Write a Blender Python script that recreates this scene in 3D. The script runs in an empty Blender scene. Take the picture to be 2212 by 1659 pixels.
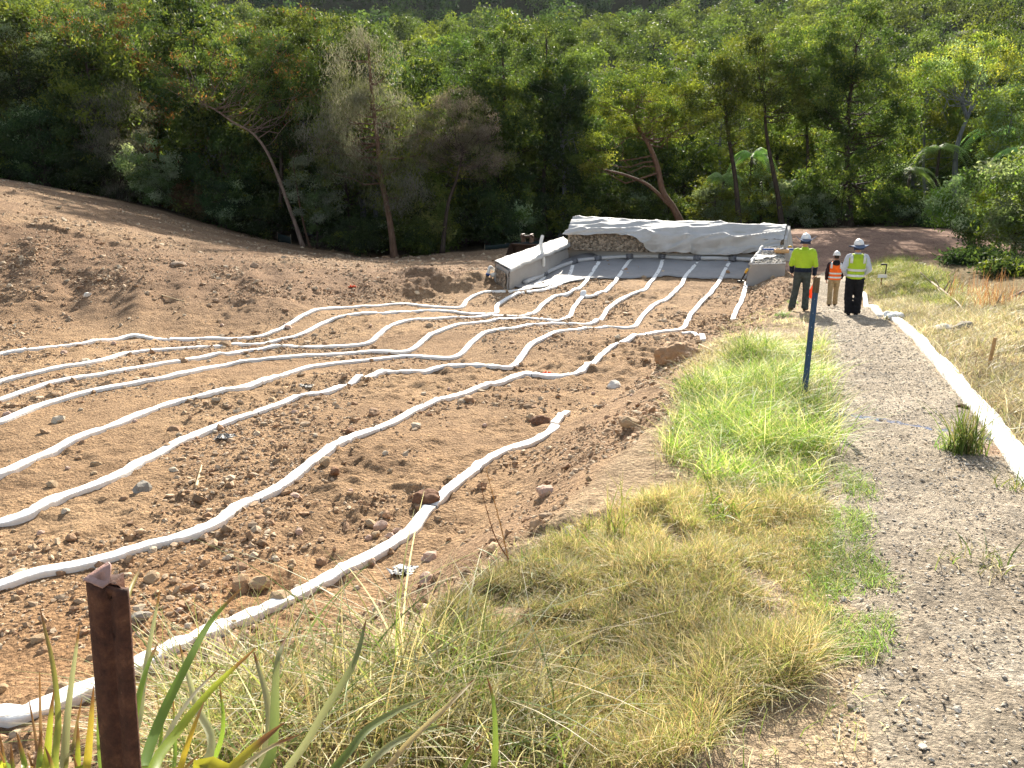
import bpy, bmesh, math, random
import numpy as np
from mathutils import Vector, Matrix, noise as mnoise

R = math.radians
scene = bpy.context.scene
COL = scene.collection
rng = np.random.default_rng(11)
random.seed(11)

# ------------------------------------------------------------------ camera model
CAMZ, PITCH = 1.6, R(16.0)
SP, CP = math.sin(PITCH), math.cos(PITCH)
FS, CX, CY = 1789.0, 1106.0, 829.5          # focal length and centre for a 2212 px wide picture


def ray(sx, sy):
    u, v = (sx - CX) / FS, (CY - sy) / FS
    return np.array([u, CP + v * SP, -SP + v * CP])


def P(sx, sy, t):
    return np.array([0, 0, CAMZ]) + t * ray(sx, sy)


def project(X, Y, Z):
    dz = Z - CAMZ
    t = Y * CP - dz * SP
    v = (Y * SP + dz * CP) / t
    return CX + FS * X / t, CY - FS * v, t


# ------------------------------------------------------------------ noise
_tab = np.random.default_rng(5).random((8, 256, 256))


def vnoise(x, y, k=0):
    x = np.asarray(x, float); y = np.asarray(y, float)
    xi = np.floor(x).astype(int); yi = np.floor(y).astype(int)
    fx = x - xi; fy = y - yi
    fx = fx * fx * (3 - 2 * fx); fy = fy * fy * (3 - 2 * fy)
    t = _tab[k % 8]
    a = t[xi & 255, yi & 255]; b = t[(xi + 1) & 255, yi & 255]
    c = t[xi & 255, (yi + 1) & 255]; d = t[(xi + 1) & 255, (yi + 1) & 255]
    return (a + (b - a) * fx) * (1 - fy) + (c + (d - c) * fx) * fy - 0.5


def fbm(x, y, f, o=4, k=0):
    s = 0; a = 1.0
    for i in range(o):
        s = s + a * vnoise(x * f + 13.7 * i, y * f - 7.3 * i, k + i)
        f *= 2.07; a *= 0.5
    return s


def sstep(a, b, x):
    t = np.clip((x - a) / (b - a), 0, 1)
    return t * t * (3 - 2 * t)


# ------------------------------------------------------------------ terrain
_cp = np.array([
    (1.05, 0, 0), (2.8, 5, -.56), (4.6, 10, -1.12), (6.4, 15, -1.68), (8.2, 20.2, -2.27), (10.3, 26.1, -3.22), (13.1, 34, -3.35), (17, 45, -3.0),
    (0, 0, 0), (-2, 0, -.12), (-3, 2, -.32), (0, 4.5, -.5), (1.5, 7.4, -.8), (3, 11, -1.18), (6.6, 20, -2.2), (8.6, 24, -2.75),
    (1.7, 2.2, -.24), (3.3, 6.5, -.72), (2.2, 2.2, -.24), (4.4, 6.5, -.72),
    (4, 2, -.1), (6, 5, -.35), (6.2, 8, -.68), (8.3, 13, -1.1), (10.5, 17, -1.5), (12.5, 22, -2.1), (15, 29, -2.6), (16.5, 32, -2.5),
    (20, 36, -3.2), (14, 12, -.6), (20, 20, -1.4), (28, 28, -2.0),
    (15, 40, -3.2), (20, 46, -2.9), (25, 48, -3.0), (30, 45, -3.0),
    (-20, 26.5, .1), (-16.4, 26.9, -.58), (-13.9, 27.6, -1.1), (-10.2, 26.6, -1.85), (-7.6, 27.2, -2.0), (-5.5, 27.3, -2.3),
    (8.85, 26.3, -2.32), (8.4, 24.6, -2.35), (9.1, 28, -2.5), (-2.5, 28, -2.45), (0, 30, -2.65), (-1.5, 28, -2.45), (2, 34, -3.0),
    (-32, 52, -.17), (-27.2, 52, -1.0), (-22, 52, -2.1), (-15.9, 52, -3.75), (-12.7, 50, -4.2), (-6.9, 48, -4.6), (-4.2, 48, -4.35), (-1.3, 49, -4.25), (2.7, 52, -4.1),
    (-17.5, 37, -1.2), (-11, 37, -2.9), (-23, 37, .2), (-6, 37, -3.3),
    (0, 38, -3.35), (5, 38, -3.5), (10, 36, -3.4), (6, 52, -4.0), (11, 50, -3.5),
    (-34, 62, -1.0), (-10, 62, -4.8), (5, 62, -4.6), (20, 62, -4.2), (42, 60, -2.5),
    (0, -12, 1.0), (12, -12, 1.3), (-12, -12, .5), (-16, 0, .4), (-22, 10, .6)], float)


def _tps(a, b):
    r2 = ((a[:, None, :] - b[None, :, :]) / 20.0) ** 2
    r2 = r2.sum(-1)
    return r2 * np.log(r2 + 1e-9)


_n = len(_cp)
_A = np.zeros((_n + 3, _n + 3))
_A[:_n, :_n] = _tps(_cp[:, :2], _cp[:, :2]) + np.eye(_n) * 0.002
_A[:_n, _n] = 1; _A[:_n, _n + 1:] = _cp[:, :2] / 20
_A[_n:, :_n] = _A[:_n, _n:].T
_W = np.linalg.solve(_A, np.concatenate([_cp[:, 2], np.zeros(3)]))


def z_natural(x, y):
    out = np.empty(x.size); xf = np.ravel(x); yf = np.ravel(y)
    for i in range(0, xf.size, 40000):
        q = np.stack([np.clip(xf[i:i + 40000], -45, 48), np.clip(yf[i:i + 40000], -13, 62)], 1)
        out[i:i + 40000] = _tps(q, _cp[:, :2]) @ _W[:_n] + _W[_n] + (q / 20) @ _W[_n + 1:]
    return out.reshape(np.shape(x))


FAR_Y = np.array([56, 66, 80, 105, 140, 185, 235, 275, 330, 400, 450, 520, 760])
FAR_Z = np.array([-4.5, -4.8, -4.2, -1.0, 7.0, 17.0, 25.0, 24.0, 46.0, 92.0, 114.0, 116.0, 105.0])


def z_far(x, y):
    z = np.interp(y, FAR_Y, FAR_Z)
    z = z + np.minimum(.0006 * np.clip(np.abs(x - 6) - 25, 0, None) ** 2, 20) * np.clip((y - 60) / 100, 0, 1)
    return z + 9 * fbm(x, y, 1 / 75., 3, 3) * np.clip((y - 80) / 120, 0, 1)


RT_Y = [-3, 2, 3.4, 5, 7.1, 10, 14.5, 16.1, 20.7, 26, 30]
RT_X = [-5, -3, -2, -1.29, -.29, .43, 2.2, 3.0, 5.5, 7.6, 9.0]
RC_Y = [-3, 1.2, 2.3, 4.5, 7.4, 10.2, 15, 20, 24, 26.5, 30]
RC_X = [-3, -1.6, -1.0, .3, 1.5, 2.5, 4.6, 6.6, 8.3, 9.0, 10.3]
LT_X = [-18, -11.7, -8.5, -5.9, -5, -3.5, -1.7, -.7, .5, .6]
LT_Y = [17.2, 18.6, 18.6, 19.2, 21.2, 24, 26, 28.6, 31, 60]
LC_X = [-20, -16.4, -13.9, -10.2, -7.6, -5.5, -2.5, -.2, .5, .6]
LC_Y = [26.6, 26.9, 27.6, 26.8, 27.2, 27.3, 28, 29.6, 32, 61]
WV_W = np.array([-6, 4, 8, 10, 12.5, 15.1, 16.8, 18.5, 20.8, 23.2, 26, 29, 60])
WV_Z = np.array([0, 0, .03, .03, -.05, -.15, -.03, .10, -.05, -.20, -.1, 0, 0])


def pit_masks(x, y):
    xt = np.interp(y, RT_Y, RT_X); xc = np.interp(y, RC_Y, RC_X)
    sr = np.clip((x - xt) / (xc - xt), 0, 1)
    yt = np.interp(x, LT_X, LT_Y); yc = np.interp(x, LC_X, LC_Y)
    sl = np.clip((y - yt) / (yc - yt), 0, 1)
    yb = 32.4 - .25 * (x - 2.3)
    sb = np.clip((y - yb) / .9, 0, 1)
    xl = -.4 + (y - 27) * .337
    sw = np.where(y > 25.6, np.clip((xl - x) / .6, 0, 1), 0) * np.clip((y - 25.6) / 1.2, 0, 1)
    return sr, sl, np.maximum(sb, sw)


def z_floor(x, y):
    z = np.where(y < 20, -1.33 - .064 * y, -2.61 - .03 * (np.minimum(y, 23) - 20))
    w = y + .53 * x
    z = z + np.interp(w, WV_W, WV_Z)
    ap = sstep(26.3, 30.3, y + .22 * (x - 6))          # the fill rises to the wall
    z = z + ap * (.25 + .035 * (x - 2))
    z = z + .22 * np.exp(-((x - .2) ** 2 / 3.0 + (y - 25.3) ** 2 / 3.5))
    return z


def z_base(x, y):
    x = np.asarray(x, float); y = np.asarray(y, float)
    zn = z_natural(x, y)
    f = sstep(55, 72, y)
    zn = zn * (1 - f) + z_far(x, y) * f
    sr, sl, sb = pit_masks(x, y)
    sr = sr * .75 + .25 * sr * sr * (3 - 2 * sr)
    k = np.maximum(np.maximum(sr, sl * sl * (3 - 2 * sl) * .5 + sl * .5), sb)
    return z_floor(x, y) * (1 - k) + zn * k


GX0, GX1, GY0, GY1, GD = -34, 34, -6, 62, .1
_gx = np.arange(GX0, GX1 + GD / 2, GD); _gy = np.arange(GY0, GY1 + GD / 2, GD)
_G = z_base(*np.meshgrid(_gx, _gy, indexing='ij'))


def zq(x, y):
    """base height by bilinear look-up near, exact far"""
    x = np.asarray(x, float); y = np.asarray(y, float)
    ix = np.clip((x - GX0) / GD, 0, len(_gx) - 1.001); iy = np.clip((y - GY0) / GD, 0, len(_gy) - 1.001)
    i = ix.astype(int); j = iy.astype(int); a = ix - i; b = iy - j
    z = (_G[i, j] * (1 - a) + _G[i + 1, j] * a) * (1 - b) + (_G[i, j + 1] * (1 - a) + _G[i + 1, j + 1] * a) * b
    out = (x < GX0) | (x > GX1) | (y < GY0) | (y > GY1)
    if np.any(out):
        z = np.where(out, z_base(x, y), z)
    return z


PATH_A, PATH_B, PATH_H = 1.05, .354, .77      # path centre x = A + B*y, half width in x


def detail(x, y):
    """clods, gullies and wheel-worn unevenness on top of the base height"""
    sr, sl, sb = pit_masks(x, y)
    bankr = np.clip(4 * sr * (1 - sr), 0, 1); bankl = np.clip(4 * sl * (1 - sl), 0, 1)
    offp = np.clip((np.abs(x - PATH_A - PATH_B * y) - PATH_H) / .5, 0, 1)
    far = sstep(60, 90, y)
    rough = (.28 + .95 * np.clip(fbm(x, y, .55, 3, 2) * 2.6 + .45, 0, 1.5))
    d = .05 * fbm(x, y, .7, 3, 1) + rough * (.055 * fbm(x, y, 2.6, 3, 4) + .055 * np.clip(fbm(x, y, 7.5, 3, 6), -.12, 1))
    # gullies raked down the left bank, lumpy spill down the right one
    q = x * .95 + y * .35
    d = d + bankl * (.60 * np.clip(vnoise(q * .62, (y - .5 * x) * .13, 2), -.35, .6) + .24 * vnoise(q * 1.7, (y - .5 * x) * .28, 5) + .09 * fbm(x, y, 2.2, 3, 3))
    d = d + bankr * (.12 * fbm(x, y, 1.1, 3, 0) + .06 * vnoise((y + .3 * x) * 3.2, (x - .3 * y) * 1.0, 1))
    d = d * (.25 + .75 * offp)
    return d * (1 - far)


def zg(x, y):
    return zq(x, y) + detail(np.asarray(x, float), np.asarray(y, float))


_ts = np.concatenate([np.arange(.8, 12, .01), np.arange(12, 70, .03)])


def hit(sx, sy, lift=0.0):
    d = ray(sx, sy)
    x, y, z = _ts * d[0], _ts * d[1], CAMZ + _ts * d[2]
    below = z < zg(x, y) + lift
    k = int(np.argmax(below)) if below.any() else len(_ts) - 1
    return np.array([x[k], y[k], float(zg(x[k], y[k]))])


# ------------------------------------------------------------------ scene helpers
def link(o, parent=None):
    COL.objects.link(o)
    if parent is not None:
        o.parent = parent
    return o


def tag(o, label=None, cat=None, group=None, kind=None):
    if label: o['label'] = label
    if cat: o['category'] = cat
    if group: o['group'] = group
    if kind: o['kind'] = kind
    return o


def empty(name, loc=(0, 0, 0), rz=0.0, scale=1.0):
    o = bpy.data.objects.new(name, None)
    o.location = [float(c) for c in loc]; o.rotation_euler = (0, 0, rz); o.scale = (scale,) * 3
    o.empty_display_size = .2
    return link(o)


def mesh_np(name, V, F, mats, midx=None, smooth=True, col=None):
    """V (n,3); F array (m,4) or (m,3), or a list of such arrays"""
    V = np.asarray(V, np.float32)
    Fs = F if isinstance(F, list) else [F]
    Fs = [np.asarray(f, np.int32) for f in Fs if len(f)]
    loops = np.concatenate([f.ravel() for f in Fs])
    tot = np.concatenate([np.full(len(f), f.shape[1], np.int32) for f in Fs])
    me = bpy.data.meshes.new(name)
    me.vertices.add(len(V)); me.vertices.foreach_set('co', V.ravel())
    me.loops.add(len(loops)); me.loops.foreach_set('vertex_index', loops)
    me.polygons.add(len(tot))
    st = np.concatenate([[0], np.cumsum(tot)[:-1]]).astype(np.int32)
    me.polygons.foreach_set('loop_start', st); me.polygons.foreach_set('loop_total', tot)
    for m in (mats if isinstance(mats, (list, tuple)) else [mats]):
        me.materials.append(m)
    if midx is not None:
        me.polygons.foreach_set('material_index', np.asarray(midx, np.int32))
    me.polygons.foreach_set('use_smooth', np.full(len(tot), bool(smooth)))
    if col is not None:
        a = me.color_attributes.new('col', 'FLOAT_COLOR', 'POINT')
        c = np.ones((len(V), 4), np.float32); c[:, :3] = col
        a.data.foreach_set('color', c.ravel())
    me.update(calc_edges=True); me.validate()
    return me


def obj(name, me, parent=None):
    o = bpy.data.objects.new(name, me)
    return link(o, parent)


class MB:
    """collects shapes into one mesh"""
    def __init__(s):
        s.V = []; s.F4 = []; s.F3 = []; s.n = 0; s.m4 = []; s.m3 = []; s.C = []; s.c = (1, 1, 1)

    def add(s, V, F, m=0):
        V = np.asarray(V, float).reshape(-1, 3)
        for f in F:
            if len(f) == 4: s.F4.append([i + s.n for i in f]); s.m4.append(m)
            elif len(f) == 3: s.F3.append([i + s.n for i in f]); s.m3.append(m)
            else:
                for k in range(1, len(f) - 1):
                    s.F3.append([f[0] + s.n, f[k] + s.n, f[k + 1] + s.n]); s.m3.append(m)
        s.V.append(V); s.n += len(V); s.C.append(np.tile(s.c, (len(V), 1)))
        return s

    def box(s, c, size, rot=None, m=0):
        hx, hy, hz = [k / 2 for k in size]
        V = np.array([(x, y, z) for x in (-hx, hx) for y in (-hy, hy) for z in (-hz, hz)])
        if rot is not None: V = V @ np.array(rot).T
        return s.add(V + np.array(c), [(0, 1, 3, 2), (4, 6, 7, 5), (0, 4, 5, 1), (2, 3, 7, 6), (0, 2, 6, 4), (1, 5, 7, 3)], m)

    def tube(s, pts, rad, n=8, cap=True, m=0, flat=1.0, up=(0, 0, 1)):
        pts = np.asarray(pts, float); k = len(pts)
        rad = np.full(k, rad) if np.isscalar(rad) else np.asarray(rad, float)
        T = np.gradient(pts, axis=0); T /= np.linalg.norm(T, axis=1)[:, None] + 1e-9
        u = np.array(up, float)
        if abs(T[0] @ u) > .95: u = np.array([1., 0, 0])
        a = np.cross(u, T[0]); a /= np.linalg.norm(a)
        V = []
        for i in range(k):
            a = a - T[i] * (a @ T[i]); a /= np.linalg.norm(a) + 1e-9
            b = np.cross(T[i], a)
            for j in range(n):
                th = 2 * math.pi * j / n
                V.append(pts[i] + rad[i] * (a * math.cos(th) + b * math.sin(th) * flat))
        F = [(i * n + j, i * n + (j + 1) % n, (i + 1) * n + (j + 1) % n, (i + 1) * n + j) for i in range(k - 1) for j in range(n)]
        if cap:
            V.append(pts[0]); V.append(pts[-1]); c0, c1 = k * n, k * n + 1
            F += [(c0, (j + 1) % n, j) for j in range(n)] + [(c1, (k - 1) * n + j, (k - 1) * n + (j + 1) % n) for j in range(n)]
        return s.add(V, F, m)

    def rings(s, rings, n=16, cap=True, m=0):
        """stack of horizontal ellipses (cx, cy, cz, rx, ry)"""
        V = []; k = len(rings)
        for cx, cy, cz, rx, ry in rings:
            for j in range(n):
                th = 2 * math.pi * j / n
                V.append((cx + rx * math.cos(th), cy + ry * math.sin(th), cz))
        F = [(i * n + j, i * n + (j + 1) % n, (i + 1) * n + (j + 1) % n, (i + 1) * n + j) for i in range(k - 1) for j in range(n)]
        if cap:
            V.append(rings[0][:3]); V.append(rings[-1][:3]); c0, c1 = k * n, k * n + 1
            F += [(c0, (j + 1) % n, j) for j in range(n)] + [(c1, (k - 1) * n + j, (k - 1) * n + (j + 1) % n) for j in range(n)]
        return s.add(V, F, m)

    def grid(s, A, m=0, flip=False):
        """A (r,c,3) sheet"""
        r, c = A.shape[:2]
        F = [(i * c + j, i * c + j + 1, (i + 1) * c + j + 1, (i + 1) * c + j) for i in range(r - 1) for j in range(c - 1)]
        if flip: F = [f[::-1] for f in F]
        return s.add(A.reshape(-1, 3), F, m)

    def data(s, name, mats, smooth=True, col=False):
        V = np.concatenate(s.V); Fs = []; mi = []
        if s.F4: Fs.append(np.array(s.F4)); mi += s.m4
        if s.F3: Fs.append(np.array(s.F3)); mi += s.m3
        return mesh_np(name, V, Fs, mats, mi, smooth, np.concatenate(s.C) if col else None)

    def build(s, name, mats, parent=None, smooth=True, col=False):
        return obj(name, s.data(name, mats, smooth, col), parent)


def modded(me, mods):
    """mesh after modifiers, given as (type, {props})"""
    o = bpy.data.objects.new('tmp', me); COL.objects.link(o)
    for t, pr in mods:
        m = o.modifiers.new(t, t)
        for k, v in pr.items(): setattr(m, k, v)
    dg = bpy.context.evaluated_depsgraph_get()
    out = bpy.data.meshes.new_from_object(o.evaluated_get(dg))
    bpy.data.objects.remove(o)
    out.polygons.foreach_set('use_smooth', np.full(len(out.polygons), True))
    return out


def spline(pts, step):
    """Catmull-Rom through pts, resampled evenly"""
    p = np.asarray(pts, float)
    q = np.vstack([2 * p[0] - p[1], p, 2 * p[-1] - p[-2]])
    out = []
    for i in range(1, len(q) - 2):
        t = np.linspace(0, 1, 24, endpoint=False)[:, None]
        a, b, c, d = q[i - 1], q[i], q[i + 1], q[i + 2]
        out.append(.5 * ((2 * b) + (-a + c) * t + (2 * a - 5 * b + 4 * c - d) * t ** 2 + (-a + 3 * b - 3 * c + d) * t ** 3))
    out.append(p[-1:]); out = np.vstack(out)
    L = np.concatenate([[0], np.cumsum(np.linalg.norm(np.diff(out, axis=0), axis=1))])
    s = np.linspace(0, L[-1], max(3, int(L[-1] / step) + 1))
    return np.stack([np.interp(s, L, out[:, k]) for k in range(p.shape[1])], 1)


# ------------------------------------------------------------------ materials
class NT:
    def __init__(s, name):
        s.m = bpy.data.materials.new(name); s.m.use_nodes = True
        s.t = s.m.node_tree; s.t.nodes.clear()
        s.out = s.t.nodes.new('ShaderNodeOutputMaterial')

    def n(s, typ, **kw):
        nd = s.t.nodes.new('ShaderNode' + typ)
        for k, v in kw.items():
            if k.startswith('i_'):
                key = k[2:].replace('_', ' ')
                nd.inputs[key].default_value = v
            else:
                setattr(nd, k, v)
        return nd

    def l(s, a, b): s.t.links.new(a, b)

    def noise(s, scale, detail=4, rough=.6, coord='Object'):
        tc = s.n('TexCoord'); nz = s.n('TexNoise')
        nz.inputs['Scale'].default_value = scale; nz.inputs['Detail'].default_value = detail; nz.inputs['Roughness'].default_value = rough
        s.l(tc.outputs[coord], nz.inputs['Vector'])
        return nz.outputs['Fac']

    def ramp(s, fac, stops):
        r = s.n('ValToRGB'); e = r.color_ramp.elements
        while len(e) < len(stops): e.new(.5)
        for el, (p, c) in zip(e, stops):
            el.position = p; el.color = (*c, 1) if len(c) == 3 else c
        s.l(fac, r.inputs['Fac'])
        return r.outputs['Color']

    def mix(s, fac, a, b, mode='MIX'):
        m = s.n('MixRGB', blend_type=mode)
        for sock, v in ((m.inputs['Fac'], fac), (m.inputs['Color1'], a), (m.inputs['Color2'], b)):
            if hasattr(v, 'is_linked') or isinstance(v, bpy.types.NodeSocket): s.l(v, sock)
            elif isinstance(v, (int, float)): sock.default_value = v
            else: sock.default_value = (*v, 1)
        return m.outputs['Color']

    def bump(s, h, strength, dist):
        b = s.n('Bump'); b.inputs['Strength'].default_value = strength; b.inputs['Distance'].default_value = dist
        s.l(h, b.inputs['Height'])
        return b.outputs['Normal']

    def pbr(s, color, rough=.8, spec=.3, normal=None, metallic=0.0):
        p = s.n('BsdfPrincipled')
        if isinstance(color, bpy.types.NodeSocket): s.l(color, p.inputs['Base Color'])
        else: p.inputs['Base Color'].default_value = (*color, 1)
        p.inputs['Roughness'].default_value = rough; p.inputs['Specular IOR Level'].default_value = spec; p.inputs['Metallic'].default_value = metallic
        if normal is not None: s.l(normal, p.inputs['Normal'])
        return p

    def done(s, sh):
        s.l(sh.outputs[0], s.out.inputs['Surface']); return s.m


def simple(name, c, rough=.7, spec=.3, var=.25, scale=12, bump=.3, bd=.004, metallic=0.0):
    t = NT(name); f = t.noise(scale, 5)
    lo = tuple(k * (1 - var) for k in c); hi = tuple(min(1, k * (1 + var)) for k in c)
    color = t.ramp(f, [(.3, lo), (.7, hi)])
    nrm = t.bump(t.noise(scale * 4, 4), bump, bd) if bump else None
    return t.done(t.pbr(color, rough, spec, nrm, metallic))


def attr_leaf(name, trans=.4, rough=.45, spec=.4, gain=1.0, tint=(1.9, 1.9, .8)):
    """foliage: colour from each leaf, a little different on each plant, thin enough to let light through"""
    t = NT(name)
    a = t.n('VertexColor', layer_name='col')
    oi = t.n('ObjectInfo')
    hs = t.n('HueSaturation'); t.l(a.outputs['Color'], hs.inputs['Color'])
    mp = t.n('MapRange'); t.l(oi.outputs['Random'], mp.inputs['Value'])
    mp.inputs['To Min'].default_value = .7 * gain; mp.inputs['To Max'].default_value = 1.3 * gain
    t.l(mp.outputs[0], hs.inputs['Value'])
    mh = t.n('MapRange'); t.l(oi.outputs['Random'], mh.inputs['Value'])
    mh.inputs['To Min'].default_value = .485; mh.inputs['To Max'].default_value = .515
    t.l(mh.outputs[0], hs.inputs['Hue'])
    p = t.pbr(hs.outputs['Color'], rough, spec)
    tr = t.n('BsdfTranslucent')
    br = t.mix(.8, hs.outputs['Color'], tint, 'MULTIPLY')
    t.l(br, tr.inputs['Color'])
    mx = t.n('MixShader'); mx.inputs[0].default_value = trans
    t.l(p.outputs[0], mx.inputs[1]); t.l(tr.outputs[0], mx.inputs[2])
    return t.done(mx)


def ground_mat():
    t = NT('dirt')
    a = t.n('VertexColor', layer_name='col')
    f1 = t.noise(1.3, 6, .65); f2 = t.noise(9, 6, .7); f3 = t.noise(55, 4, .7)
    c = t.mix(1.0, a.outputs['Color'], t.ramp(f1, [(.3, (.72, .70, .68)), (.5, (1, 1, 1)), (.72, (1.22, 1.2, 1.16))]), 'MULTIPLY')
    c = t.mix(1.0, c, t.ramp(f2, [(.3, (.62, .58, .55)), (.52, (1, 1, 1)), (.7, (1.3, 1.27, 1.2))]), 'MULTIPLY')
    c = t.mix(.9, c, t.ramp(f3, [(.35, (.60, .57, .55)), (.65, (1.34, 1.32, 1.28))]), 'MULTIPLY')
    f4 = t.noise(150, 2, .6)
    c = t.mix(.8, c, t.ramp(f4, [(.35, (.66, .64, .62)), (.65, (1.32, 1.3, 1.27))]), 'MULTIPLY')
    tc = t.n('TexCoord'); vo = t.n('TexVoronoi'); vo.inputs['Scale'].default_value = 26
    t.l(tc.outputs['Object'], vo.inputs['Vector'])
    vm = t.n('Math', operation='MULTIPLY'); t.l(vo.outputs['Distance'], vm.inputs[0]); vm.inputs[1].default_value = -.5
    ad = t.n('Math', operation='ADD'); t.l(vm.outputs[0], ad.inputs[0]); t.l(f2, ad.inputs[1])
    ad2 = t.n('Math', operation='MULTIPLY_ADD'); t.l(f3, ad2.inputs[0]); ad2.inputs[1].default_value = .35; t.l(ad.outputs[0], ad2.inputs[2])
    ad3 = t.n('Math', operation='MULTIPLY_ADD'); t.l(f4, ad3.inputs[0]); ad3.inputs[1].default_value = .22; t.l(ad2.outputs[0], ad3.inputs[2])
    n = t.bump(ad3.outputs[0], 1.0, .075)
    return t.done(t.pbr(c, .95, .1, n))


def path_mat():
    t = NT('gravel_path')
    a = t.n('VertexColor', layer_name='col')
    tc = t.n('TexCoord')
    vo = t.n('TexVoronoi'); vo.inputs['Scale'].default_value = 75; t.l(tc.outputs['Object'], vo.inputs['Vector'])
    vc = t.ramp(vo.outputs['Color'], [(.1, (.60, .58, .57)), (.5, (1, 1, 1)), (.85, (1.4, 1.37, 1.33))])
    c = t.mix(.8, a.outputs['Color'], vc, 'MULTIPLY')
    f = t.noise(6, 6, .7)
    c = t.mix(.9, c, t.ramp(f, [(.3, (.66, .65, .63)), (.7, (1.3, 1.28, 1.25))]), 'MULTIPLY')
    c = t.mix(.9, c, t.ramp(t.noise(30, 5, .75), [(.34, (.50, .48, .46)), (.52, (1, 1, 1)), (.68, (1.4, 1.38, 1.34))]), 'MULTIPLY')
    # sprayed blue survey mark, broken up by the stones
    sx = t.n('SeparateXYZ'); t.l(tc.outputs['Object'], sx.inputs[0])
    l1 = t.n('Math', operation='MULTIPLY_ADD'); t.l(sx.outputs['X'], l1.inputs[0]); l1.inputs[1].default_value = 1.14; t.l(sx.outputs['Y'], l1.inputs[2])
    d1 = t.n('Math', operation='SUBTRACT'); t.l(l1.outputs[0], d1.inputs[0]); d1.inputs[1].default_value = 10.93
    nz = t.noise(3.5, 3, .6); nm = t.n('Math', operation='MULTIPLY_ADD'); t.l(nz, nm.inputs[0]); nm.inputs[1].default_value = .5; nm.inputs[2].default_value = -.25
    d2 = t.n('Math', operation='ADD'); t.l(d1.outputs[0], d2.inputs[0]); t.l(nm.outputs[0], d2.inputs[1])
    ab = t.n('Math', operation='ABSOLUTE'); t.l(d2.outputs[0], ab.inputs[0])
    lt = t.n('MapRange'); t.l(ab.outputs[0], lt.inputs['Value']); lt.inputs['From Min'].default_value = .05; lt.inputs['From Max'].default_value = .11
    lt.inputs['To Min'].default_value = 1; lt.inputs['To Max'].default_value = 0
    gr = t.n('Math', operation='GREATER_THAN'); t.l(t.noise(16, 3, .7), gr.inputs[0]); gr.inputs[1].default_value = .48
    mk = t.n('Math', operation='MULTIPLY'); t.l(lt.outputs[0], mk.inputs[0]); t.l(gr.outputs[0], mk.inputs[1])
    m2 = t.n('Math', operation='MULTIPLY'); t.l(mk.outputs[0], m2.inputs[0]); m2.inputs[1].default_value = .8
    c = t.mix(m2.outputs[0], c, (.08, .16, .36))
    vm = t.n('Math', operation='MULTIPLY_ADD'); t.l(vo.outputs['Distance'], vm.inputs[0]); vm.inputs[1].default_value = -.25; t.l(t.noise(34, 6, .72), vm.inputs[2])
    n = t.bump(vm.outputs[0], 1.0, .06)
    return t.done(t.pbr(c, .9, .15, n))


def fabric_mat(name, c, wr=3.0, strength=.5, trans=0.0):
    t = NT(name)
    f = t.noise(wr, 5, .6)
    col = t.ramp(f, [(.3, tuple(k * .86 for k in c)), (.7, c)])
    st = t.noise(wr * .45, 4, .75)
    col = t.mix(t.ramp(st, [(.54, (0, 0, 0)), (.76, (.45, .45, .45))]), col, (c[0] * .62, c[1] * .55, c[2] * .46))
    n = t.bump(t.noise(wr * 4, 3, .5), strength, .02)
    n2 = t.n('Bump'); n2.inputs['Strength'].default_value = .25; n2.inputs['Distance'].default_value = .002
    t.l(t.noise(220, 2), n2.inputs['Height']); t.l(n, n2.inputs['Normal'])
    return t.done(t.pbr(col, .75, .3, n2.outputs[0]))


def gravel_mat(name, c, scale=22):
    t = NT(name); tc = t.n('TexCoord')
    vo = t.n('TexVoronoi'); vo.inputs['Scale'].default_value = scale; t.l(tc.outputs['Object'], vo.inputs['Vector'])
    sep = t.n('SeparateColor'); t.l(vo.outputs['Color'], sep.inputs[0])
    col = t.ramp(sep.outputs[0], [(.0, tuple(k * .45 for k in c)), (.55, c), (1, tuple(min(.9, k * 1.7) for k in c))])
    vm = t.n('Math', operation='MULTIPLY'); t.l(vo.outputs['Distance'], vm.inputs[0]); vm.inputs[1].default_value = -1
    return t.done(t.pbr(col, .9, .2, t.bump(vm.outputs[0], 1.0, .06)))


def rust_mat():
    t = NT('rusty_steel')
    f = t.noise(26, 8, .78); g = t.noise(110, 5, .75)
    c = t.ramp(f, [(.30, (.022, .010, .008)), (.48, (.07, .028, .018)), (.60, (.12, .052, .030)), (.72, (.22, .12, .07))])
    spots = t.ramp(t.noise(38, 3, .6), [(.66, (0, 0, 0)), (.72, (.7, .7, .7))])
    c = t.mix(spots, c, (.30, .19, .11))
    return t.done(t.pbr(c, .8, .3, t.bump(g, 1.0, .004)))


def bark_mat(name, c, c2):
    t = NT(name); tc = t.n('TexCoord'); mp = t.n('Mapping'); mp.inputs['Scale'].default_value = (6, 6, 1.2)
    t.l(tc.outputs['Object'], mp.inputs[0]); nz = t.n('TexNoise'); nz.inputs['Scale'].default_value = 2.2; nz.inputs['Detail'].default_value = 6
    t.l(mp.outputs[0], nz.inputs['Vector'])
    col = t.ramp(nz.outputs['Fac'], [(.35, c), (.65, c2)])
    return t.done(t.pbr(col, .85, .2, t.bump(nz.outputs['Fac'], .6, .04)))

# ------------------------------------------------------------------ the ground, one sheet to the far ridge
M_DIRT = ground_mat(); M_PATH = path_mat()
FE_X = [-60, -40, -28, -23, -18, -12.5, -9.9, -5.2, 0, 4, 10, 15, 20, 24, 27, 34, 60]
FE_Y = [53, 52.5, 52, 52, 52, 51.5, 50.2, 48.2, 49.5, 51.5, 51.5, 51, 51, 50, 44, 30, 26]


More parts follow.
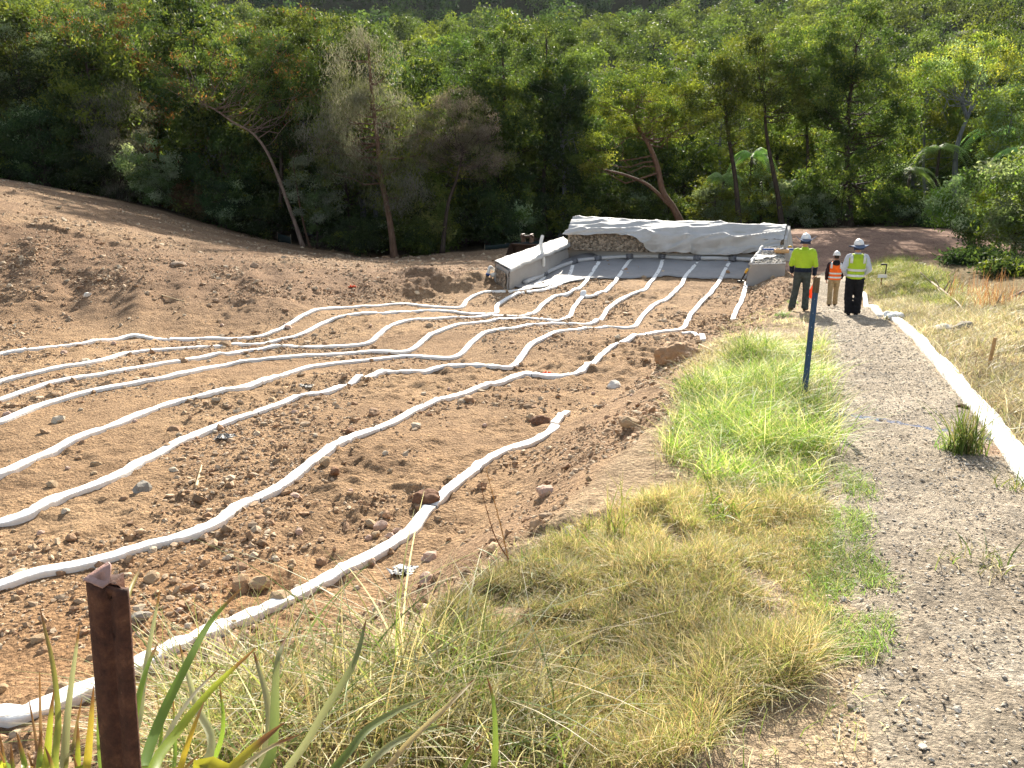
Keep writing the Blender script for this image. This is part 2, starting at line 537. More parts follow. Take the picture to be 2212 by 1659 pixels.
def axis(breaks):
    out = [breaks[0][0]]
    for (a, s), (b, s2) in zip(breaks[:-1], breaks[1:]):
        x = a
        while x < b - 1e-6:
            k = (x - a) / (b - a); x += s + (s2 - s) * k; out.append(min(x, b))
    return np.unique(np.round(out, 4))


gx = axis([(-420, 40), (-60, 2), (-24, .3), (-14, .07), (-6, .045), (6, .045), (14, .08), (26, .4), (60, 2.5), (460, 40)])
gy = axis([(-14, 1.2), (.6, .1), (2, .03), (8, .038), (16, .06), (27, .09), (34, .18), (52, .7), (110, 5), (760, 20)])
X, Y = np.meshgrid(gx, gy, indexing='ij')
Z = zg(X, Y)
sr, sl, sb = pit_masks(X, Y)


def lerp3(c, d, m):
    return c * (1 - m[..., None]) + np.array(d) * m[..., None]


C = np.tile(np.array((.42, .288, .176)), X.shape + (1,))                    # tan clay of the bed
pn = fbm(X, Y, .45, 3, 2)
C = lerp3(C, (.335, .222, .134), np.clip(.5 + 1.6 * pn, 0, 1) * .8)
C = lerp3(C, (.45, .255, .125), np.exp(-((X + 2.5) ** 2 + (Y - 5.2) ** 2) / 1.3) * .6)       # orange patch of clay
C = lerp3(C, (.285, .188, .122), np.clip(sl * 2, 0, 1) * (X < 2))                # redder cut bank
C = lerp3(C, (.36, .255, .165), np.clip((sl - .9) * 8, 0, 1) * (Y > 23) * (X < 1) * np.clip(.6 + fbm(X, Y, .4, 2, 1), 0, 1))
bk = np.clip(4 * sr * (1 - sr), 0, 1)
C = lerp3(C, (.40, .275, .18), bk * .7)
verge = np.clip((sr - .85) * 6, 0, 1) * (Y < 34)
C = lerp3(C, (.42, .32, .215), verge)
dp = np.abs(X - PATH_A - PATH_B * Y)
C = lerp3(C, (.48, .40, .30), np.exp(-(dp / 1.1) ** 2) * (Y < 26) * verge * .9)
C = lerp3(C, (.20, .16, .075), np.clip((X - PATH_A - PATH_B * Y - 1.2) / .8, 0, 1) * (Y < 33) * (Y > -20) * (.8 + .2 * pn))
tr = sstep(29, 34, Y) * (1 - sstep(47, 52, Y)) * sstep(7, 11, X)
C = lerp3(C, (.38, .25, .195), tr * .95)
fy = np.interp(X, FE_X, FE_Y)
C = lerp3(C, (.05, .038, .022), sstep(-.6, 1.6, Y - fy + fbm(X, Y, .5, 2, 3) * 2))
C = lerp3(C, (.035, .04, .016), sstep(95, 140, Y))
n0, n1 = X.shape
idx = np.arange(n0 * n1).reshape(n0, n1)
F = np.stack([idx[:-1, :-1], idx[1:, :-1], idx[1:, 1:], idx[:-1, 1:]], -1).reshape(-1, 4)
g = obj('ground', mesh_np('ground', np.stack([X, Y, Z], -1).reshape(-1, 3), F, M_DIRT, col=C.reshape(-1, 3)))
tag(g, 'bare tan clay ground with a raked pit and banks, falling to the wooded valley', 'ground', kind='structure')

# ------------------------------------------------------------------ gravel path
py = axis([(-6, .1), (1.6, .03), (8, .035), (16, .06), (35, .12)])
pu = np.linspace(-1, 1, 70)
U, PY = np.meshgrid(pu, py, indexing='ij')
edge = PATH_H + .16 * vnoise(PY * 1.4, U * 0 + (U > 0) * 7, 1) + .09 * vnoise(PY * 5, (U > 0) * 9 + 0 * U, 2) + .04 * vnoise(PY * 14, (U > 0) * 5 + 0 * U, 3)
edge = edge * np.where(PY > 28, np.clip(1 - (PY - 28) / 9, .2, 1), 1)
PX = PATH_A + PATH_B * PY + U * edge
lift = .014 - .035 * np.clip((np.abs(U) - .88) / .12, 0, 1)
PZ = zg(PX, PY) + lift + .016 * fbm(PX, PY, 5, 3, 2) * (1 - np.abs(U) ** 6) + .017 * fbm(PX, PY, 15, 2, 5)
PC = np.tile(np.array((.40, .335, .258)), PX.shape + (1,))
PC = lerp3(PC, (.58, .50, .40), np.clip(fbm(PX, PY, .9, 4, 5) * 2.2 + .1, 0, 1) * .75)
PC = lerp3(PC, (.50, .43, .335), np.clip(vnoise(U * 2.6, PY * .28, 3) * 2.4 + .1 + fbm(PX, PY, 2, 2, 4), 0, 1) * .55)
PC = lerp3(PC, (.52, .445, .345), np.clip((np.abs(U) - .6) / .4 + fbm(PX, PY, 3, 3, 1), 0, 1) * .7)
PC = lerp3(PC, (.235, .21, .18), np.clip(fbm(PX, PY, 2.3, 3, 6) * 2 - .1, 0, 1) * .6)
PC = lerp3(PC, (.60, .54, .45), np.clip(fbm(PX, PY, 2.6, 3, 0) * 3 + .15, 0, 1) * np.clip((3.3 - PY) / .8, 0, 1) * (U < .1) * .8)
PC = lerp3(PC, (.40, .24, .15), np.exp(-((PX - 3.75) ** 2 + (PY - 6.0) ** 2) / .05) * .8)
n0, n1 = PX.shape
idx = np.arange(n0 * n1).reshape(n0, n1)
F = np.stack([idx[:-1, :-1], idx[1:, :-1], idx[1:, 1:], idx[:-1, 1:]], -1).reshape(-1, 4)
g = obj('path', mesh_np('path', np.stack([PX, PY, PZ], -1).reshape(-1, 3), F, M_PATH, col=PC.reshape(-1, 3)))
tag(g, 'grey crushed gravel path running downhill, with faded blue survey paint across it', 'path', kind='structure')


def zsurf(x, y):
    """top of path or ground"""
    return zg(x, y) + np.where(np.abs(np.asarray(x) - PATH_A - PATH_B * np.asarray(y)) < PATH_H * .85, .016, 0)


# ------------------------------------------------------------------ white fabric strips
M_FAB = fabric_mat('white_geotextile', (.86, .84, .80), 9, .3)
M_SHADE_FAB = fabric_mat('shade_grey_geotextile', (.29, .28, .275), 2.2, .5)  # dark grey puts the wall's shade into the floor sheet's colour
M_TAPE = simple('dark_tape', (.06, .06, .065), .6, .3)
M_SOCK = fabric_mat('white_sock_fabric', (.86, .85, .82), 7, .8)


def strip_mesh(pts, w, h, seed, lumpy=1.0, seams=()):
    """pts (n,2) plan -> soft flat tube lying on the ground"""
    p = spline(pts, .05); n = len(p)
    T = np.gradient(p, axis=0); T /= np.linalg.norm(T, axis=1)[:, None] + 1e-9
    N = np.stack([T[:, 1], -T[:, 0]], 1)
    s = np.arange(n) * .05
    ww = w * (1 + .10 * lumpy * vnoise(s * 1.3, s * 0 + seed, 1) + .10 * lumpy * vnoise(s * 4.5, s * 0 + seed, 2))
    hh = h * (1 + .22 * lumpy * vnoise(s * 1.1, s * 0 + seed + 3, 3) + .12 * lumpy * vnoise(s * 5, s * 0 + seed + 5, 4))
    wob = .012 * lumpy * vnoise(s * .9, s * 0 + seed + 9, 5)
    for q in seams:
        k = np.exp(-((s - q * s[-1]) / .03) ** 2); hh = hh * (1 - .35 * k); ww = ww * (1 - .06 * k)
    p = p + N * wob[:, None]
    prof = np.array([(-.5, 0), (-.52, .45), (-.51, .86), (-.46, 1.0), (-.2, 1.04), (.2, 1.04), (.46, 1.0), (.51, .86), (.52, .45), (.5, 0)])
    z0 = zg(p[:, 0], p[:, 1])
    k = np.ones(9) / 9; z0 = np.convolve(np.pad(z0, 4, mode='edge'), k, 'valid')      # spans the small hollows
    zl = zg(*(p + N * .4 * w).T); zr = zg(*(p - N * .4 * w).T)
    z0 = np.maximum(z0, np.minimum(zl, zr)) + .006
    V = []
    for a, b in prof:
        q = p + N * (a * ww)[:, None]
        tilt = np.clip((zl - zr), -.05, .05) * a * .6
        V.append(np.column_stack([q, z0 + tilt - .02 * (b == 0) + b * hh + .010 * lumpy * vnoise(s * 9 + a * 3, a * 5 + s * 0 + seed, 6)]))
    A = np.stack(V, 1)
    b = MB(); b.grid(A, flip=True)
    m = len(prof)
    b.add(A[0], [tuple(range(m))]); b.add(A[-1], [tuple(range(m))[::-1]])
    bars = []
    for q in seams:
        i = int(np.clip(q, .01, .99) * n)
        i = min(max(i, 1), n - 2)
        ring = A[i] + np.array([0, 0, .003])
        off = np.array([T[i, 0], T[i, 1], 0]) * .011
        c = ring.mean(0)
        ring = c + (ring - c) * 1.02
        bars.append(MB().grid(np.stack([ring - off, ring + off], 0)))
    return b, bars


STRIPS = [
    ('white fabric drain strip nearest the camera, running behind the rusty post', [(-80, 1565), (0, 1553), (60, 1550), (130, 1520), (190, 1500), (290, 1447), (400, 1390), (480, 1367), (600, 1310), (690, 1268), (760, 1225), (870, 1165), (920, 1110), (985, 1050), (1045, 1003), (1100, 972), (1178, 943), (1200, 925)], (.3, .57, .72)),
    ('second nearest white drain strip, bending beside the largest brown clod on the right bank', [(-60, 1285), (0, 1272), (80, 1245), (170, 1228), (240, 1210), (320, 1185), (400, 1165), (470, 1135), (530, 1090), (600, 1055), (660, 1012), (700, 985), (750, 955), (840, 920), (920, 880), (1000, 855), (1080, 830), (1130, 812), (1180, 814), (1235, 810), (1270, 785), (1320, 750), (1360, 735), (1410, 722), (1470, 714), (1490, 685), (1510, 660), (1530, 640), (1550, 615), (1560, 597), (1575, 570)], (.1, .2, .38)),
    ('third nearest white drain strip, with a small jog before its run to the wall', [(-50, 1150), (0, 1135), (60, 1120), (140, 1075), (230, 1040), (310, 1000), (420, 945), (500, 912), (580, 885), (640, 860), (720, 845), (810, 815), (880, 805), (950, 797), (1030, 793), (1100, 795), (1130, 770), (1150, 745), (1190, 725), (1250, 715), (1310, 708), (1365, 709), (1385, 688), (1415, 660), (1450, 640), (1470, 620), (1480, 600), (1495, 583), (1506, 568)], (.17, .28)),
    ('fourth nearest white drain strip, unbroken all the way to the wall header', [(-50, 1045), (0, 1028), (120, 977), (250, 920), (370, 875), (460, 850), (560, 825), (670, 795), (770, 783), (870, 773), (930, 775), (985, 773), (1020, 742), (1050, 720), (1100, 712), (1170, 703), (1230, 700), (1280, 700), (1310, 672), (1330, 655), (1360, 640), (1390, 628), (1405, 610), (1425, 583), (1431, 564)], (.12,)),
    ('fifth nearest white drain strip, ending at a raised cut end in mid bed', [(-40, 925), (0, 915), (90, 880), (190, 850), (290, 832), (400, 808), (500, 788), (620, 775), (720, 768), (800, 762), (880, 762), (920, 735), (960, 713), (1040, 698), (1130, 690), (1212, 693), (1240, 665), (1258, 642)], ()),
    ('short white strip from the raised cut end up to the wall header', [(1262, 643), (1290, 637), (1320, 620), (1335, 600), (1345, 585), (1363, 563)], ()),
    ('white drain strip third from the far bank, looping twice before the wall', [(-40, 880), (0, 868), (120, 828), (240, 808), (340, 790), (450, 772), (570, 757), (700, 752), (790, 745), (830, 715), (870, 697), (950, 690), (1060, 682), (1140, 683), (1170, 662), (1200, 640), (1237, 628), (1262, 614), (1280, 590), (1294, 567)], ()),
    ('white drain strip second from the far bank, broken shortly before the wall', [(-40, 838), (0, 828), (110, 800), (200, 785), (290, 765), (400, 755), (500, 745), (590, 742), (650, 725), (700, 700), (740, 685), (830, 680), (930, 672), (1060, 680), (1075, 661), (1109, 640), (1131, 633)], ()),
    ('short white strip joining the second far strip to the wall header', [(1139, 633), (1180, 628), (1211, 615), (1230, 597), (1237, 575)], ()),
    ('white drain strip closest to the dark left bank, farthest from the camera', [(-40, 778), (0, 769), (90, 755), (200, 740), (280, 728), (350, 735), (450, 733), (540, 732), (600, 715), (650, 685), (710, 668), (800, 663), (880, 659), (985, 667), (1010, 650), (1045, 633), (1093, 631)], ()),
    ('short white strip in front of the left side wall, ending by its inner foot', [(1100, 632), (1131, 628), (1147, 623), (1168, 608), (1175, 600)], ()),
    ('short wide white strip lying alone at the foot of the right side wall', [(1583, 693), (1593, 668), (1604, 644), (1612, 612)], ()),
    ('thin white end of a strip poking from the spilled right bank', [(1196, 918), (1208, 908), (1225, 894)], ()),
    ('yellowed strip end curling over the large brown clod', [(1473, 722), (1500, 723), (1519, 738)], ()),
]
for i, (lab, pts, seams) in enumerate(STRIPS):
    q = np.array([hit(*p)[:2] for p in pts])
    w, h = (.125, .042)
    if i in (12, 13): w = .10
    b, bars = strip_mesh(q, w, h, i * 3.1, .55, seams)
    o = b.build('drain_strip', M_FAB)
    tag(o, lab, 'drain strip', 'white fabric drain strips on the bed')
    for q_ in bars: q_.build('seam_tape', M_TAPE, o)

# upright cut end of the fifth strip
e = hit(1258, 641)
b = MB(); b.grid(np.array([[(e[0] - .1, e[1] - .02, e[2]), (e[0] + .1, e[1] - .06, e[2])], [(e[0] - .06, e[1] + .12, e[2] + .10), (e[0] + .13, e[1] + .08, e[2] + .10)], [(e[0] - .03, e[1] + .26, e[2] + .16), (e[0] + .15, e[1] + .22, e[2] + .16)]]))
me = modded(b.data('folded_fabric', M_FAB), [('SOLIDIFY', dict(thickness=.02)), ('SUBSURF', dict(levels=2))])
tag(obj('folded_fabric', me), 'small folded flap of white fabric at the raised strip end', 'fabric')

# silt sock on the right edge of the path
sock = [(1856, 632), (1870, 655), (1895, 676), (1922, 684), (1950, 706), (2000, 757), (2050, 808), (2100, 872), (2140, 920), (2185, 985), (2225, 1040), (2290, 1130)]
q = np.array([hit(*p)[:2] for p in sock])
b, _ = strip_mesh(q, .15, .06, 70, 1.6)
o = b.build('silt_sock', M_SOCK)
tag(o, 'long white fabric sediment sock lying along the right edge of the path', 'silt sock')
e = hit(1924, 690)
b = MB()
A = np.zeros((7, 6, 3))
for r in range(7):
    for c in range(6):
        A[r, c] = (e[0] + (c - 2.5) * .075 + r * .02, e[1] + (r - 3) * .085, e[2] + .12 + .05 * math.sin(r * 1.1) + .02 * rng.standard_normal() - .05 * (c in (0, 5)))
b.grid(A)
me = modded(b.data('fabric_flap', M_SOCK), [('SOLIDIFY', dict(thickness=.05)), ('SUBSURF', dict(levels=2))])
tag(obj('fabric_flap', me), 'square folded white fabric flap on top of the sediment sock', 'fabric')

# ------------------------------------------------------------------ the walled end of the bed
M_GRAV = gravel_mat('gravel_fill', (.25, .20, .15), 14)
M_GRAV_L = gravel_mat('grey_gravel', (.36, .34, .31), 13)
M_SHEET = fabric_mat('light_cover_fabric', (.48, .465, .445), 2.2, .8)
M_WALLF = fabric_mat('grey_wall_fabric', (.36, .335, .31), 1.4, .4)


def patch(p00, p01, p11, p10, nu, nv, amp=.02, fr=2.0, seed=0, sag=0.0):
    u = np.linspace(0, 1, nu)[:, None, None]; v = np.linspace(0, 1, nv)[None, :, None]
    A = (np.array(p00) * (1 - u) * (1 - v) + np.array(p10) * u * (1 - v) + np.array(p01) * (1 - u) * v + np.array(p11) * u * v)
    nrm = np.cross(np.array(p10) - p00, np.array(p01) - p00); nrm /= np.linalg.norm(nrm)
    w = fbm(A[..., 0] * 1.3 + A[..., 2] * 2 + seed, A[..., 1] * .5 + A[..., 2] + seed, fr, 4, seed % 7)
    A = A + nrm * (amp * w)[..., None]
    return A


def block(pts_bot, pts_top, name, mats, parent, amp=.02, top_m=0, side_m=0, res=.12, seed=0, sides=None, fr=2.0):
    """prism with noisy sheet faces; quads listed around"""
    b = MB(); n = len(pts_bot)
    for i in range(n):
        j = (i + 1) % n
        L = np.linalg.norm(np.array(pts_bot[j]) - pts_bot[i]); H = np.linalg.norm(np.array(pts_top[i]) - pts_bot[i])
        b.grid(patch(pts_bot[i], pts_top[i], pts_top[j], pts_bot[j], max(3, int(L / res)), max(3, int(H / res)), amp, fr, seed + i), m=(sides or {}).get(i, side_m))
    if n == 4:
        L = np.linalg.norm(np.array(pts_top[1]) - pts_top[0]); H = np.linalg.norm(np.array(pts_top[3]) - pts_top[0])
        b.grid(patch(pts_top[0], pts_top[3], pts_top[2], pts_top[1], max(3, int(L / res)), max(3, int(H / res)), amp * 1.5, fr, seed + 9), m=top_m)
    return b.build(name, mats, parent)


def dn(p, z):
    return np.array([p[0], p[1], z])


wall = empty('retaining_wall', (5, 31, -2.7))
tag(wall, 'fabric wrapped gravel retaining wall in a U shape at the low end of the bed', 'retaining wall')


def lw(o):
    """keep world placement under the wall's empty"""
    o.location = -Vector(wall.location)
    return o


ZB = -3.3
# upper course corners: front-left, front-right, back-right, back-left
FL, FR = P(1227, 497, 30.5), P(1652, 522, 28.4)
BRt, BLt = P(1700, 487, 29.9), P(1238, 473, 31.6)
FRx = P(1693, 517, 28.7)
ztop = (FL[2] + FRx[2]) / 2
mid_z = -2.05
# lower course
off = np.array([.15, .5, 0])
lo_t = [dn(FL - off, mid_z), dn(FR - off, mid_z), dn(BRt, mid_z), dn(BLt, mid_z)]
lo_t[0] = dn(P(1226, 530, 31.0), mid_z); lo_t[1] = dn(P(1650, 545, 28.9), mid_z + .02)
lo_b = [dn(p, ZB) for p in lo_t]; lo_b[0] = lo_b[0] - off * .3; lo_b[1] = lo_b[1] - off * .3
lw(block(lo_b, lo_t, 'lower_course', [M_WALLF, M_GRAV], wall, .05, 0, 0, .12, 1))
# upper course, exposed gravel face
up_b = [dn(FL, mid_z - .03), dn(FRx, mid_z - .03), dn(BRt, mid_z - .03), dn(BLt, mid_z - .03)]
up_t = [FL - [0, 0, .04], FRx - [0, 0, .04], BRt - [0, 0, .06], BLt - [0, 0, .06]]
lw(block(up_b, up_t, 'upper_course', [M_GRAV, M_GRAV], wall, .06, 0, 0, .09, 3, fr=5))


# draped cover: over the top, hanging down the right half of the face and over the back
def cover():
    nu, nv = 200, 80
    A = np.zeros((nu, nv, 3))
    for i in range(nu):
        u = i / (nu - 1)
        f = FL * (1 - u) + FRx * u; bk_ = BLt * (1 - u) + BRt * u
        hang = .10 + .05 * math.sin(u * 19) + .50 * float(sstep(.33, .45, np.array(u))) - .10 * float(sstep(.8, .95, np.array(u)))
        for j in range(nv):
            v = j / (nv - 1)
            if v < .35:                      # the hang
                k = 1 - v / .35
                p = f + np.array([-.10 - .12 * k, -.05 - .10 * k, -hang * k])
                p = p + np.array([0, -.06 * math.sin(u * 31 + 3 * k) * k - .05 * math.sin(u * 67) * k, 0])
            elif v < .75:
                k = (v - .35) / .4
                p = f * (1 - k) + bk_ * k
                p = p + np.array([0, -.05 * (1 - k), .03 + .07 * math.sin(k * 3.14)])
            else:
                k = (v - .75) / .25
                p = bk_ + np.array([.15 * k, .45 * k, -1.5 * k])
            A[i, j] = p
    w = fbm(A[..., 0] * .5 + A[..., 1] * .3, A[..., 1] * 2.2 + A[..., 2] * 2.5, .9, 4, 2)
    w2 = vnoise(A[..., 0] * .8 + A[..., 1] * 1.2, A[..., 1] * 2.5 - A[..., 0] * .7, 4)
    rdg = 1 - 2 * np.abs(vnoise(A[..., 0] * .9 + A[..., 1] * .5 + 3, A[..., 1] * 2.0 + A[..., 2] * 1.5 - A[..., 0] * .35, 7))
    rdg = np.clip(rdg, 0, 1) ** 5
    A[..., 2] += .07 * rdg * (A[..., 2] > -2.2)
    A[..., 1] -= .10 * rdg * (np.linspace(0, 1, nv)[None, :] < .4)
    A[..., 2] += .13 * w + .05 * np.abs(w2) - .02 + .012 * vnoise(A[..., 0] * 2.6 + A[..., 1], A[..., 1] * 4, 6)
    A[..., 1] -= .18 * np.clip(w, -.4, .6) * (np.linspace(0, 1, nv)[None, :] < .45)
    b = MB(); b.grid(A, flip=True)
    return modded(b.data('fabric_cover', M_SHEET), [('SOLIDIFY', dict(thickness=.018, offset=0))])


lw(obj('fabric_cover', cover(), wall))
# right-hand end of the cover hanging down the outside
e0, e1 = FRx, BRt
lw(block([dn(e0, -2.25) + [.02, 0, 0], dn(e1, -2.25) + [.02, 0, 0], dn(e1, -2.25) + [.35, -.05, 0], dn(e0, -2.25) + [.30, -.05, 0]], [e0 + [.02, 0, 0], e1 + [.02, 0, 0], e1 + [.12, 0, -.02], e0 + [.12, 0, -.02]], 'fabric_end', [M_SHEET], wall, .03, 0, 0, .12, 8))

# left side wall: fabric over its top, stones showing in the near end
Li, Lo = P(1099, 585, 25.0), P(1070, 566, 27.0)
Lib, Lob = P(1226, 531, 30.5), P(1216, 515, 32.2)
zl_ = -2.0
lt = [dn(Lo, Lo[2]), dn(Li, Li[2]), dn(Lib, -2.02), dn(Lob, -2.0)]
lb = [dn(Lo + [-.12, 0, 0], ZB), dn(Li + [.03, -.02, 0], ZB), dn(Lib + [.2, -.05, 0], ZB), dn(Lob, ZB)]
lw(block(lb, lt, 'side_wall', [M_WALLF, M_SHEET, M_GRAV], wall, .045, 1, 0, .10, 21))
c0, c1 = Lo * .85 + Li * .15, Lo * .12 + Li * .88
fv = np.array([-.03, -.03, 0])
b = MB(); b.grid(patch(dn(c0, -2.9) + fv, c0 - [0, 0, .13] + fv, c1 - [0, 0, .10] + fv, dn(c1, -2.9) + fv, 24, 16, .05, 6, 3))
lw(obj('stone_face', modded(b.data('stone_face', M_GRAV), [('SOLIDIFY', dict(thickness=.03))]), wall))
# rumpled cover sheet on the left side wall
b = MB()
A = patch(Lo + [-.05, 0, .03], Lob + [0, 0, .05], Lib + [.1, 0, .05], Li + [.04, -.03, .03], 22, 70, .0, 1, 2)
w = vnoise(A[..., 0] * 3.0 + A[..., 1] * .6, A[..., 1] * 1.5 - A[..., 0], 3) + .6 * vnoise(A[..., 0] * 6, A[..., 1] * 2.6, 5)
A[..., 2] += .06 * np.abs(w) + .012
A[-1, :, 2] -= .10; A[0, :, 2] -= .12
b.grid(A)
lw(obj('side_cover', modded(b.data('side_cover', M_SHEET), [('SOLIDIFY', dict(thickness=.015))]), wall))

# right side wall: gravel heaped on top between fabric edges
Ri, Ro = P(1620, 573, 26.3), P(1697, 571, 26.3)
Rib, Rob = dn(P(1648, 530, 28.3), -1.75), dn(P(1694, 526, 28.6), -1.70)
rt = [Ri, Ro, Rob, Rib]
rb = [dn(Ri + [-.22, -.06, 0], ZB), dn(Ro, ZB), dn(Rob, ZB), dn(Rib + [-.25, 0, 0], ZB)]
lw(block(rb, rt, 'side_wall', [M_WALLF, M_GRAV_L], wall, .03, 1, 0, .08, 33, fr=4))
# stones heaped on it
ico = bmesh.new(); bmesh.ops.create_icosphere(ico, subdivisions=1, radius=1)
ICO_V = np.array([v.co[:] for v in ico.verts]); ICO_F = np.array([[v.index for v in f.verts] for f in ico.faces]); ico.free()
ico = bmesh.new(); bmesh.ops.create_icosphere(ico, subdivisions=2, radius=1)
ICO2_V = np.array([v.co[:] for v in ico.verts]); ICO2_F = np.array([[v.index for v in f.verts] for f in ico.faces]); ico.free()


def scatter_stones(pos, size, r, hi=False, flat=.7):
    """one mesh of irregular stones"""
    n = len(pos); bv, bf = (ICO2_V, ICO2_F) if hi else (ICO_V, ICO_F)
    k = len(bv)
    d = 1 + .28 * r.standard_normal((n, k))
    if hi: d = 1 + .12 * r.standard_normal((n, k))
    S = size[:, None] * r.uniform(.6, 1.3, (n, 3)) * np.array([1, 1, flat])
    a = r.uniform(0, 6.28, n); ca, sa = np.cos(a)[:, None], np.sin(a)[:, None]
    v = bv[None] * np.clip(d, .55, 1.6)[..., None] * S[:, None, :]
    tl = r.uniform(-.6, .6, n)[:, None]
    v = np.stack([v[..., 0], v[..., 1] * np.cos(tl) - v[..., 2] * np.sin(tl), v[..., 1] * np.sin(tl) + v[..., 2] * np.cos(tl)], -1)
    v = np.stack([v[..., 0] * ca - v[..., 1] * sa, v[..., 0] * sa + v[..., 1] * ca, v[..., 2]], -1) + pos[:, None, :]
    F = (bf[None] + (np.arange(n) * k)[:, None, None]).reshape(-1, 3)
    return v.reshape(-1, 3), F, k


def stone_mat(name):
    t = NT(name); a = t.n('VertexColor', layer_name='col')
    c = t.mix(.8, a.outputs['Color'], t.ramp(t.noise(30, 5, .7), [(.3, (.65, .63, .6)), (.7, (1.3, 1.28, 1.24))]), 'MULTIPLY')
    return t.done(t.pbr(c, .9, .2, t.bump(t.noise(60, 4, .7), .7, .008)))


M_STONE = stone_mat('stones')
rr = np.random.default_rng(4)
uu, vv = rr.random(900), rr.random(900)
pp = np.array(Ri)[None] * ((1 - uu) * (1 - vv))[:, None] + np.array(Ro)[None] * (uu * (1 - vv))[:, None] + np.array(Rob)[None] * (uu * vv)[:, None] + np.array(Rib)[None] * ((1 - uu) * vv)[:, None]
sz = rr.uniform(.018, .045, 900)
V, F, k = scatter_stones(pp + [0, 0, .02], sz, rr)
cc = np.repeat(np.array((.40, .37, .33))[None] * rr.uniform(.5, 1.5, 900)[:, None], k, 0)
o = lw(obj('gravel_fill', mesh_np('gravel_fill', V, F, M_STONE, col=cc), wall)); o['kind'] = 'stuff'
# crumpled fabric edge along the inner side and across the near end, and one light flap
b = MB()
for (a, c, sd) in ((Ri, Rib, 0), (Ri, Ro, 5)):
    n = 60; s = np.linspace(0, 1, n); big = .07 if sd == 0 else .03
    pts = a[None] * (1 - s)[:, None] + c[None] * s[:, None]
    pts[:, 0] += big * .8 * vnoise(s * 17, s * 0 + sd, 1); pts[:, 2] += .02 + big * np.abs(vnoise(s * 13, s * 0 + sd, 2))
    b.tube(pts, big * (.6 + 1.1 * np.abs(vnoise(s * 21, s * 0 + sd, 3))), 7)
u0 = Ri * .80 + Rib * .20; u1 = Ri * .55 + Rib * .45; dx = (Ro - Ri)
b.grid(patch(u0 + [0, 0, .06], u0 + dx * .15 + [0, .0, .06], u1 + dx * .75 + [0, 0, .07], u1 + [0, 0, .09], 14, 14, .05, 3, 2))
lw(obj('fabric_edge', modded(b.data('fabric_edge', M_SHEET), [('SUBSURF', dict(levels=1))]), wall))

# geotextile laid on the floor in front of the wall
hd = np.array([hit(*p) for p in [(1112, 622), (1135, 616), (1176, 598), (1241, 571), (1294, 564), (1363, 561), (1431, 560), (1507, 564), (1580, 565), (1626, 568)]])
fr_ = np.array([hit(*p) for p in [(1130, 628), (1180, 622), (1230, 611), (1270, 605), (1330, 603), (1400, 601), (1440, 598), (1510, 603), (1570, 603), (1612, 605)]])
A = []
for i in range(len(hd)):
    s = np.linspace(-.25, 1, 14)[:, None]
    A.append(hd[i] * (1 - s) + fr_[i] * s)
A = np.array(A)
A = np.stack([spline(A[:, j], .12)[:90] if False else np.stack([np.interp(np.linspace(0, len(hd) - 1, 90), np.arange(len(hd)), A[:, j, k]) for k in range(3)], 1) for j in range(14)], 1)
A[:, -1, 1] += .12 * vnoise(np.arange(90) * .4, np.arange(90) * 0., 1)
A[..., 2] = zg(A[..., 0], A[..., 1]) + .035 + .03 * np.abs(vnoise(A[..., 0] * 2, A[..., 1] * 2, 2))
A[:, 0, 2] += .15
b = MB(); b.grid(A)
o = obj('geotextile_sheet', modded(b.data('geotextile_sheet', M_SHADE_FAB), [('SOLIDIFY', dict(thickness=.012))]))
tag(o, 'geotextile sheet greyed for shade, spread on the floor along the inside foot of the wall', 'fabric sheet')


def header():
    root = empty('header_pipe', hd[4])
    tag(root, 'flat header pipe greyed for shade, with joiners, running along the inside foot of the wall', 'pipe')
    h2 = hd[1:]
    pts = spline(h2, .12)
    pts[:, 2] = zg(pts[:, 0], pts[:, 1]) + .10
    k = np.ones(9) / 9; pts[:, 2] = np.convolve(np.pad(pts[:, 2], 4, mode='edge'), k, 'valid')
    b = MB(); b.tube(pts, .085, 10, flat=.8)
    o = b.build('pipe', M_HEAD_SHADE, root); o.location = -Vector(root.location)
    for p in hd[2:9]:
        j = int(np.argmin(np.linalg.norm(pts - p, axis=1)))
        d = pts[min(j + 1, len(pts) - 1)] - pts[max(j - 1, 0)]; d /= np.linalg.norm(d)
        b = MB(); b.tube([pts[j] - d * .13, pts[j] + d * .13], .105, 10)
        b.tube([pts[j], pts[j] + np.array([-.03, -.22, -.03])], .07, 8, flat=.7)
        o = b.build('pipe_joiner', M_TAPE2, root); o.location = -Vector(root.location)


M_HEAD_SHADE = fabric_mat('shade_grey_pipe_fabric', (.50, .49, .48), 6, .4)  # pipe fabric toned down to grey to look shaded by the wall
M_TAPE2 = simple('grey_joiner', (.13, .13, .14), .6, .3)
header()

# white upright pipe in the left wall, pipe bits at its outer foot
M_PVC = simple('white_plastic', (.72, .71, .67), .4, .5, .12, 8, .1)
a = P(1174, 559, 27.9); c = P(1168.5, 528, 27.95); d = P(1172, 509, 28.0)
b = MB(); b.tube(spline([a - [0, 0, .25], a, c, d], .05), .058, 12, cap=False); b.tube(spline([a - [0, 0, .25], a, c, d], .05)[::-1], .044, 12, cap=False)
b.tube([c + [0, 0, -.03], c + [0, 0, .03]], .068, 12)
o = b.build('vent_pipe', M_PVC); tag(o, 'white plastic vent pipe bent upright out of the left side wall', 'pipe')
p0, p1 = hit(1054, 597), P(1067, 573, 27.2)
b = MB(); b.tube(spline([p0 + [0, 0, .05], (p0 * .5 + p1 * .5) + [-.03, -.05, .12], p1 - [0, 0, .15]], .05), .055, 10)
o = b.build('corner_pipe', M_PVC); tag(o, 'thin white pipe leaning on the outer end of the left side wall', 'pipe')
